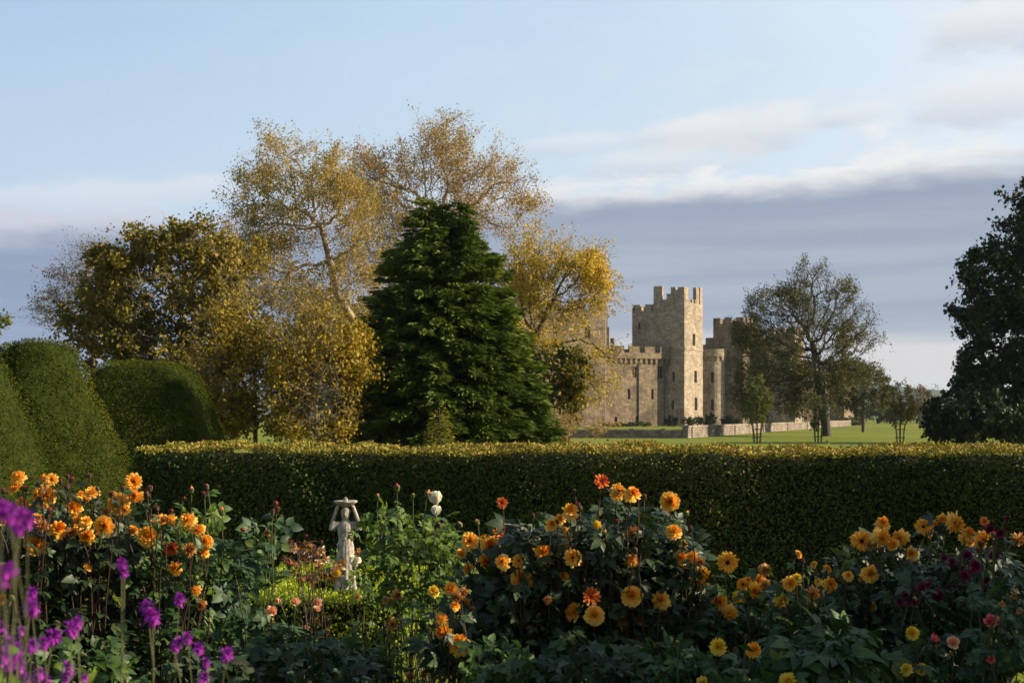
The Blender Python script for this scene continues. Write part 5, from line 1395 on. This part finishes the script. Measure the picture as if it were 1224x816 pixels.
C5b = conv(984, 560, 3.1875, [(490, 355, 44, 'burg'), (580, 370, 54, 'burg'), (525, 440, 54, 'burg'), (620, 425, 46, 'burg'), (435, 485, 50, 'burg'), (290, 508, 40, 'burg'), (375, 455, 54, 'burg'), (350, 505, 38, 'burg'), (380, 630, 48, 'burg'), (635, 230, 48, 'burg'), (675, 245, 42, 'burg'), (700, 190, 34, 'burg'), (650, 330, 44, 'burg'), (360, 705, 48, 'burg'), (548, 330, 40, 'burg'), (505, 415, 30, 'burg')])
C5p = conv(984, 560, 3.1875, [(642, 585, 60, 'pink'), (412, 655, 58, 'pink'), (495, 662, 52, 'peach'), (642, 727, 36, 'pink'), (725, 482, 32, 'oldrose'), (682, 512, 24, 'oldrose'), (748, 540, 26, 'oldrose')])

def part_of(L, a, b):
    """blooms of one plant, with smaller half-hidden ones beside some of them"""
    r = np.random.default_rng(int(abs(a) * 7 + abs(b))); out = []
    for f in L:
        if not a <= f[0] < b: continue
        out.append(f)
        if f[3] in ('rag', 'full', 'open', 'yellow', 'burg') and r.random() < .55:
            an = r.uniform(.2, 2.9) if f[1] < 660 else r.uniform(0, 6.28)
            d = f[2] * r.uniform(.5, 1.3)
            kd = r.choice(['rag', 'side', 'faded', 'bud', 'bud', 'gbud']) if f[3] != 'burg' else r.choice(['burg', 'cbud'])
            out.append((f[0] + math.cos(an) * d, f[1] + math.sin(an) * d, (f[2] * r.uniform(.45, .75)) if 'bud' not in kd else 7 + 2 * r.random(), str(kd)))
    return out

GD = 'orange dahlias in the sunlit left of the bed'
GR = 'orange and yellow dahlias in the shaded right of the bed'
GS = 'rose bushes in the middle of the bed'
# left, sunlit
add_plant('dahlia_plant', 'orange dahlia at the far left below the clipped yews, with the two highest blooms', 'flower', GD, 42, 5.4, [(38, 665, 52, 62), (40, 770, 70, 66)], 800, 'leaf_dahlia', LEAF_D, .085, part_of(C1, -10, 62), 201, 'stem_red')
add_plant('dahlia_plant', 'orange dahlia between the purple flowers and the tall rose shoot, crowded with blooms', 'flower', GD, 112, 5.5, [(112, 665, 56, 62), (112, 770, 62, 66)], 800, 'leaf_dahlia', LEAF_D, .085, part_of(C1, 62, 140), 202, 'stem_red')
add_plant('dahlia_plant', 'orange dahlia with drooping faded blooms beside the tall budded rose shoot', 'flower', GD, 195, 5.6, [(192, 680, 50, 56), (205, 775, 60, 66)], 700, 'leaf_dahlia_green', LEAF_D, .08, part_of(C1, 140, 300), 203, 'stem_red')
# roses
add_plant('rose_bush', 'tall rose shoot with pink-brown buds above the orange dahlias', 'rose bush', GS, 245, 5.9, [(235, 625, 22, 36), (250, 680, 26, 40), (262, 760, 40, 60)], 150, 'leaf_rose', LEAF_R, .10,
    conv(0, 540, 2.958, [(677, 135, 26, 'pbud'), (730, 125, 26, 'bud'), (722, 150, 24, 'bud'), (785, 212, 32, 'pbud'), (650, 165, 18, 'bud')]), 211, 'stem', filler=10, ry=.15)
add_plant('rose_bush', 'dark leaved rose bush left of the statue with closed brown buds', 'rose bush', GS, 308, 5.8, [(320, 640, 20, 26), (288, 690, 34, 46), (290, 775, 56, 56), (265, 800, 40, 40)], 230, 'leaf_rose_dark', LEAF_R, .125,
    conv(290, 560, 3.189, [(125, 135, 28, 'bud'), (132, 155, 26, 'bud'), (115, 165, 26, 'bud'), (0, 235, 26, 'bud'), (112, 578, 20, 'gbud'), (92, 245, 28, 'oldrose')]), 212, filler=14, ry=.22)
add_plant('rose_bush', 'low rose bush with small peach blooms in front of the box hedge', 'rose bush', GS, 355, 5.7, [(335, 785, 60, 40), (400, 795, 60, 30)], 190, 'leaf_rose_dark', LEAF_R, .11,
    conv(290, 560, 3.189, [(140, 507, 34, 'peach'), (110, 543, 46, 'peach'), (200, 513, 46, 'peach'), (290, 508, 38, 'peach'), (280, 540, 38, 'peach'), (330, 580, 24, 'gbud'), (285, 578, 24, 'oldrose')]), 213, filler=10)
add_plant('rose_bush', 'small copper leaved rose bush left of the statue feet', 'rose bush', GS, 378, 7.6, [(362, 662, 26, 20), (388, 678, 18, 14), (372, 690, 14, 10)], 90, 'leaf_copper', LEAF_R, .075,
    conv(290, 560, 3.189, [(243, 262, 24, 'bud'), (215, 287, 24, 'bud'), (180, 370, 34, 'cbud'), (360, 398, 32, 'yellow'), (300, 280, 20, 'bud')]), 214, 'stem_red', ry=.16, filler=9)
add_plant('rose_bush', 'sunlit rose bush with one white bloom right of the statue', 'rose bush', GS, 498, 7.0, [(470, 625, 36, 26), (520, 640, 36, 30), (495, 665, 62, 40), (505, 715, 40, 36), (540, 690, 30, 30)], 400, 'leaf_rose', LEAF_R, .105,
    conv(290, 560, 3.189, [(515, 108, 26, 'pbud'), (588, 75, 32, 'cbud'), (705, 100, 36, 'pbud'), (737, 135, 56, 'cream'), (735, 178, 44, 'cream'), (650, 102, 20, 'gbud'), (830, 215, 26, 'pbud'), (748, 215, 24, 'bud'), (895, 205, 24, 'pbud')]), 215, filler=22, ry=.32)
add_plant('rose_bush', 'cream rose stem blooming just in front of the stone statue', 'rose bush', GS, 425, 8.2, [(428, 700, 16, 14), (440, 715, 18, 16), (402, 672, 9, 16), (430, 640, 9, 16)], 80, 'leaf_rose', LEAF_R, .08,
    conv(290, 560, 3.189, [(425, 375, 52, 'cream'), (440, 318, 36, 'oldrose')]), 216, filler=4, ry=.12)
add_plant('rose_bush', 'loose rose bush with faded pink blooms and lawn showing through', 'rose bush', GS, 470, 5.8, [(460, 762, 48, 22), (510, 740, 36, 26), (450, 790, 62, 30), (530, 790, 40, 30)], 170, 'leaf_rose', LEAF_R, .075,
    conv(290, 560, 3.189, [(570, 590, 54, 'oldrose'), (700, 612, 34, 'oldrose'), (590, 482, 54, 'faded'), (545, 500, 32, 'oldrose'), (640, 790, 44, 'faded'), (690, 785, 34, 'faded'), (440, 490, 26, 'oldrose')]), 217, 'stem_red', filler=24)
# middle and right dahlias
add_plant('dahlia_plant', 'dahlia with open orange blooms just right of the white rose', 'flower', GR, 575, 5.6, [(585, 690, 36, 50), (580, 770, 50, 50)], 460, 'leaf_dahlia', LEAF_D, .08, part_of(C3, 555, 606), 221, 'stem')
add_plant('dahlia_plant', 'dahlia with one large round orange bloom and browned ones low beside the loose rose', 'flower', GR, 545, 5.2, [(540, 770, 40, 46)], 130, 'leaf_dahlia', LEAF_D, .08, part_of(C3, 490, 555), 222, 'stem_red')
add_plant('dahlia_plant', 'dark leaved dahlia with a single flat round orange bloom facing forward', 'flower', GR, 645, 5.3, [(640, 670, 46, 56), (640, 755, 64, 66)], 800, 'leaf_dahlia', LEAF_D, .09, part_of(C3, 606, 690), 223, 'stem_red')
add_plant('dahlia_plant', 'large dark leaved dahlia topped by a pair of orange blooms and a red daisy bloom', 'flower', GR, 735, 5.3, [(735, 665, 50, 62), (730, 755, 66, 66)], 900, 'leaf_dahlia', LEAF_D, .09, part_of(C3, 690, 768), 224, 'stem_red')
add_plant('dahlia_plant', 'dark leaved dahlia with the highest round bloom against the beech hedge', 'flower', GR, 805, 5.4, [(800, 680, 46, 66), (805, 770, 54, 60)], 760, 'leaf_dahlia', LEAF_D, .09, part_of(C4, 768, 850) + part_of(C3, 768, 850), 225, 'stem_red')
add_plant('dahlia_plant', 'tangled dahlia with brown and orange blooms on long bare stems', 'flower', GR, 890, 5.4, [(890, 755, 54, 46), (880, 800, 60, 40)], 330, 'leaf_dahlia_green', LEAF_D, .085, part_of(C4, 850, 918), 226, 'stem')
add_plant('dahlia_plant', 'dahlia with pale yellow blooms in front of the hedge leaf gap', 'flower', GR, 955, 5.4, [(955, 750, 50, 44), (950, 800, 54, 40)], 330, 'leaf_dahlia_green', LEAF_D, .085, part_of(C4, 918, 983), 227, 'stem')
add_plant('dahlia_plant', 'dahlia with a tight bunch of orange blooms and yellow buds below it', 'flower', GR, 1040, 5.6, [(1045, 690, 50, 44), (1030, 760, 52, 60)], 420, 'leaf_dahlia', LEAF_D, .085, part_of(C4, 983, 1030) + part_of(C5, 983, 1095), 228, 'stem')
add_plant('dahlia_plant', 'tall orange dahlia above the burgundy blooms at the right edge', 'flower', GR, 1150, 5.7, [(1150, 690, 60, 44), (1170, 760, 64, 60)], 480, 'leaf_dahlia', LEAF_D, .085, part_of(C5, 1095, 1240), 229, 'stem')
add_plant('dahlia_plant', 'yellow ball dahlia low in the bed with two round blooms', 'flower', GR, 880, 4.7, [(870, 815, 60, 26), (930, 815, 40, 28)], 150, 'leaf_dahlia_green', LEAF_D, .08, C4low, 230, 'stem')
add_plant('dahlia_plant', 'big green leafed dahlia without blooms in the low centre of the bed', 'flower', GR, 992, 4.8, [(985, 775, 52, 34), (1000, 810, 66, 34)], 230, 'leaf_dahlia_green', LEAF_D, .125, (), 231, 'stem', elev=.5)
add_plant('dahlia_plant', 'yellow ball dahlia left of the pink roses', 'flower', GR, 1085, 4.9, [(1080, 800, 36, 30)], 90, 'leaf_dahlia_green', LEAF_D, .08, C5low, 232, 'stem')
add_plant('dahlia_plant', 'burgundy dahlia with deep wine blooms below the bunch of orange ones', 'flower', 'burgundy dahlias at the right', 1105, 5.3, [(1105, 720, 44, 40), (1110, 780, 50, 50)], 330, 'leaf_dahlia', LEAF_D, .08, part_of(C5b, 1000, 1135), 233, 'stem')
add_plant('dahlia_plant', 'burgundy dahlia with deep wine blooms at the right picture edge', 'flower', 'burgundy dahlias at the right', 1175, 5.4, [(1175, 700, 44, 46), (1180, 780, 50, 50)], 330, 'leaf_dahlia', LEAF_D, .08, part_of(C5b, 1135, 1300), 234, 'stem')
add_plant('rose_bush', 'pink rose bush at the lower right with salmon and pink blooms', 'rose bush', GS, 1160, 4.9, [(1150, 785, 60, 40), (1200, 740, 40, 50), (1210, 800, 40, 34)], 240, 'leaf_rose_dark', LEAF_R, .095, C5p, 235, 'stem', filler=16)
# low leafy filler between the larger plants
for k, (p_, Yk, q_, w_, lab) in enumerate([(250, 5.1, 800, 50, 'leafy green plant without blooms between the purple flowers and the dark rose'), (600, 4.9, 800, 50, 'leafy plant low in front of the round orange dahlia bloom'), (700, 4.8, 790, 60, 'bronze-green leafy plant in front of the dark leaved dahlias'),
        (800, 4.8, 800, 50, 'leafy green plant below the highest round dahlia bloom'), (385, 5.2, 805, 50, 'leafy green plant low in front of the peach roses'), (90, 5.0, 800, 60, 'leafy green plant behind the purple flowers')]):
    add_plant('leafy_plant', lab, 'plant', 'low leafy plants along the front of the bed', p_, Yk, [(p_, q_, w_, 30), (p_ + 15, q_ + 15, w_, 30)], 210, 'leaf_dahlia_green' if k % 2 else 'leaf_dahlia', LEAF_D, .085, (), 240 + k, 'stem')

# purple flowers close to the camera
PU = conv(0, 540, 2.958, [(110, 545, 64, 'purple'), (430, 395, 44, 'purple'), (440, 425, 34, 'purple'), (520, 550, 62, 'purple'), (540, 580, 60, 'purple'), (635, 518, 44, 'purple'), (255, 620, 60, 'purple'), (275, 600, 40, 'purple'), (190, 650, 58, 'purple'), (155, 672, 46, 'purple'), (40, 680, 64, 'purple'), (35, 735, 74, 'purple'), (10, 720, 60, 'purple'), (60, 700, 50, 'purple'),
    (115, 682, 48, 'purple'), (70, 750, 50, 'purple'), (240, 760, 46, 'purple'), (235, 790, 40, 'purple'), (140, 780, 44, 'purple'), (160, 800, 44, 'purple'), (95, 808, 60, 'purple'), (300, 797, 28, 'purple'), (630, 675, 50, 'purple'), (662, 655, 40, 'purple'), (615, 690, 30, 'purple'), (702, 692, 42, 'purple'), (802, 712, 48, 'purple'), (728, 742, 36, 'purple'), (722, 797, 46, 'purple'), (5, 620, 44, 'purple'), (115, 495, 40, 'purple'), (75, 630, 34, 'purple')])
PT = conv(0, 540, 2.958, [(10, 200, 60, 'purple'), (45, 205, 60, 'purple'), (75, 225, 60, 'purple'), (100, 235, 50, 'purple'), (60, 255, 50, 'purple'), (70, 275, 40, 'purple'), (-15, 190, 60, 'purple'), (25, 225, 56, 'purple'), (15, 420, 46, 'purple'), (40, 410, 46, 'purple'), (8, 460, 44, 'purple')])
GP = 'purple flowers nearest the camera'
add_plant('purple_flower_plant', 'purple blooms closest to the camera, blurred at the left picture edge', 'flower', GP, -90, 1.5, [(-60, 850, 60, 90)], 26, 'leaf_rose', LEAF_B, .03, PT, 251, 'stem_grey', ry=.08, filler=3, stem_r=.0006)
add_plant('purple_flower_plant', 'dense purple flower clump at the lower left picture corner', 'flower', GP, 50, 2.3, [(50, 850, 50, 60)], 40, 'leaf_rose', LEAF_B, .03, [f for f in PU if f[0] < 60], 252, 'stem_grey', ry=.1, filler=8, stem_r=.0011)
add_plant('purple_flower_plant', 'purple flower plant with thick branching grey stems and one tall spike', 'flower', GP, 128, 2.4, [(120, 850, 40, 60)], 40, 'leaf_rose', LEAF_B, .03, [f for f in PU if 60 <= f[0] < 195], 253, 'stem_grey', ry=.1, filler=8, stem_r=.0015)
add_plant('purple_flower_plant', 'small group of round purple heads below the dark leaved rose', 'flower', GP, 232, 2.6, [(232, 850, 40, 50)], 36, 'leaf_rose', LEAF_B, .03, [f for f in PU if f[0] >= 195], 254, 'stem_grey', ry=.1, filler=8, stem_r=.0011)
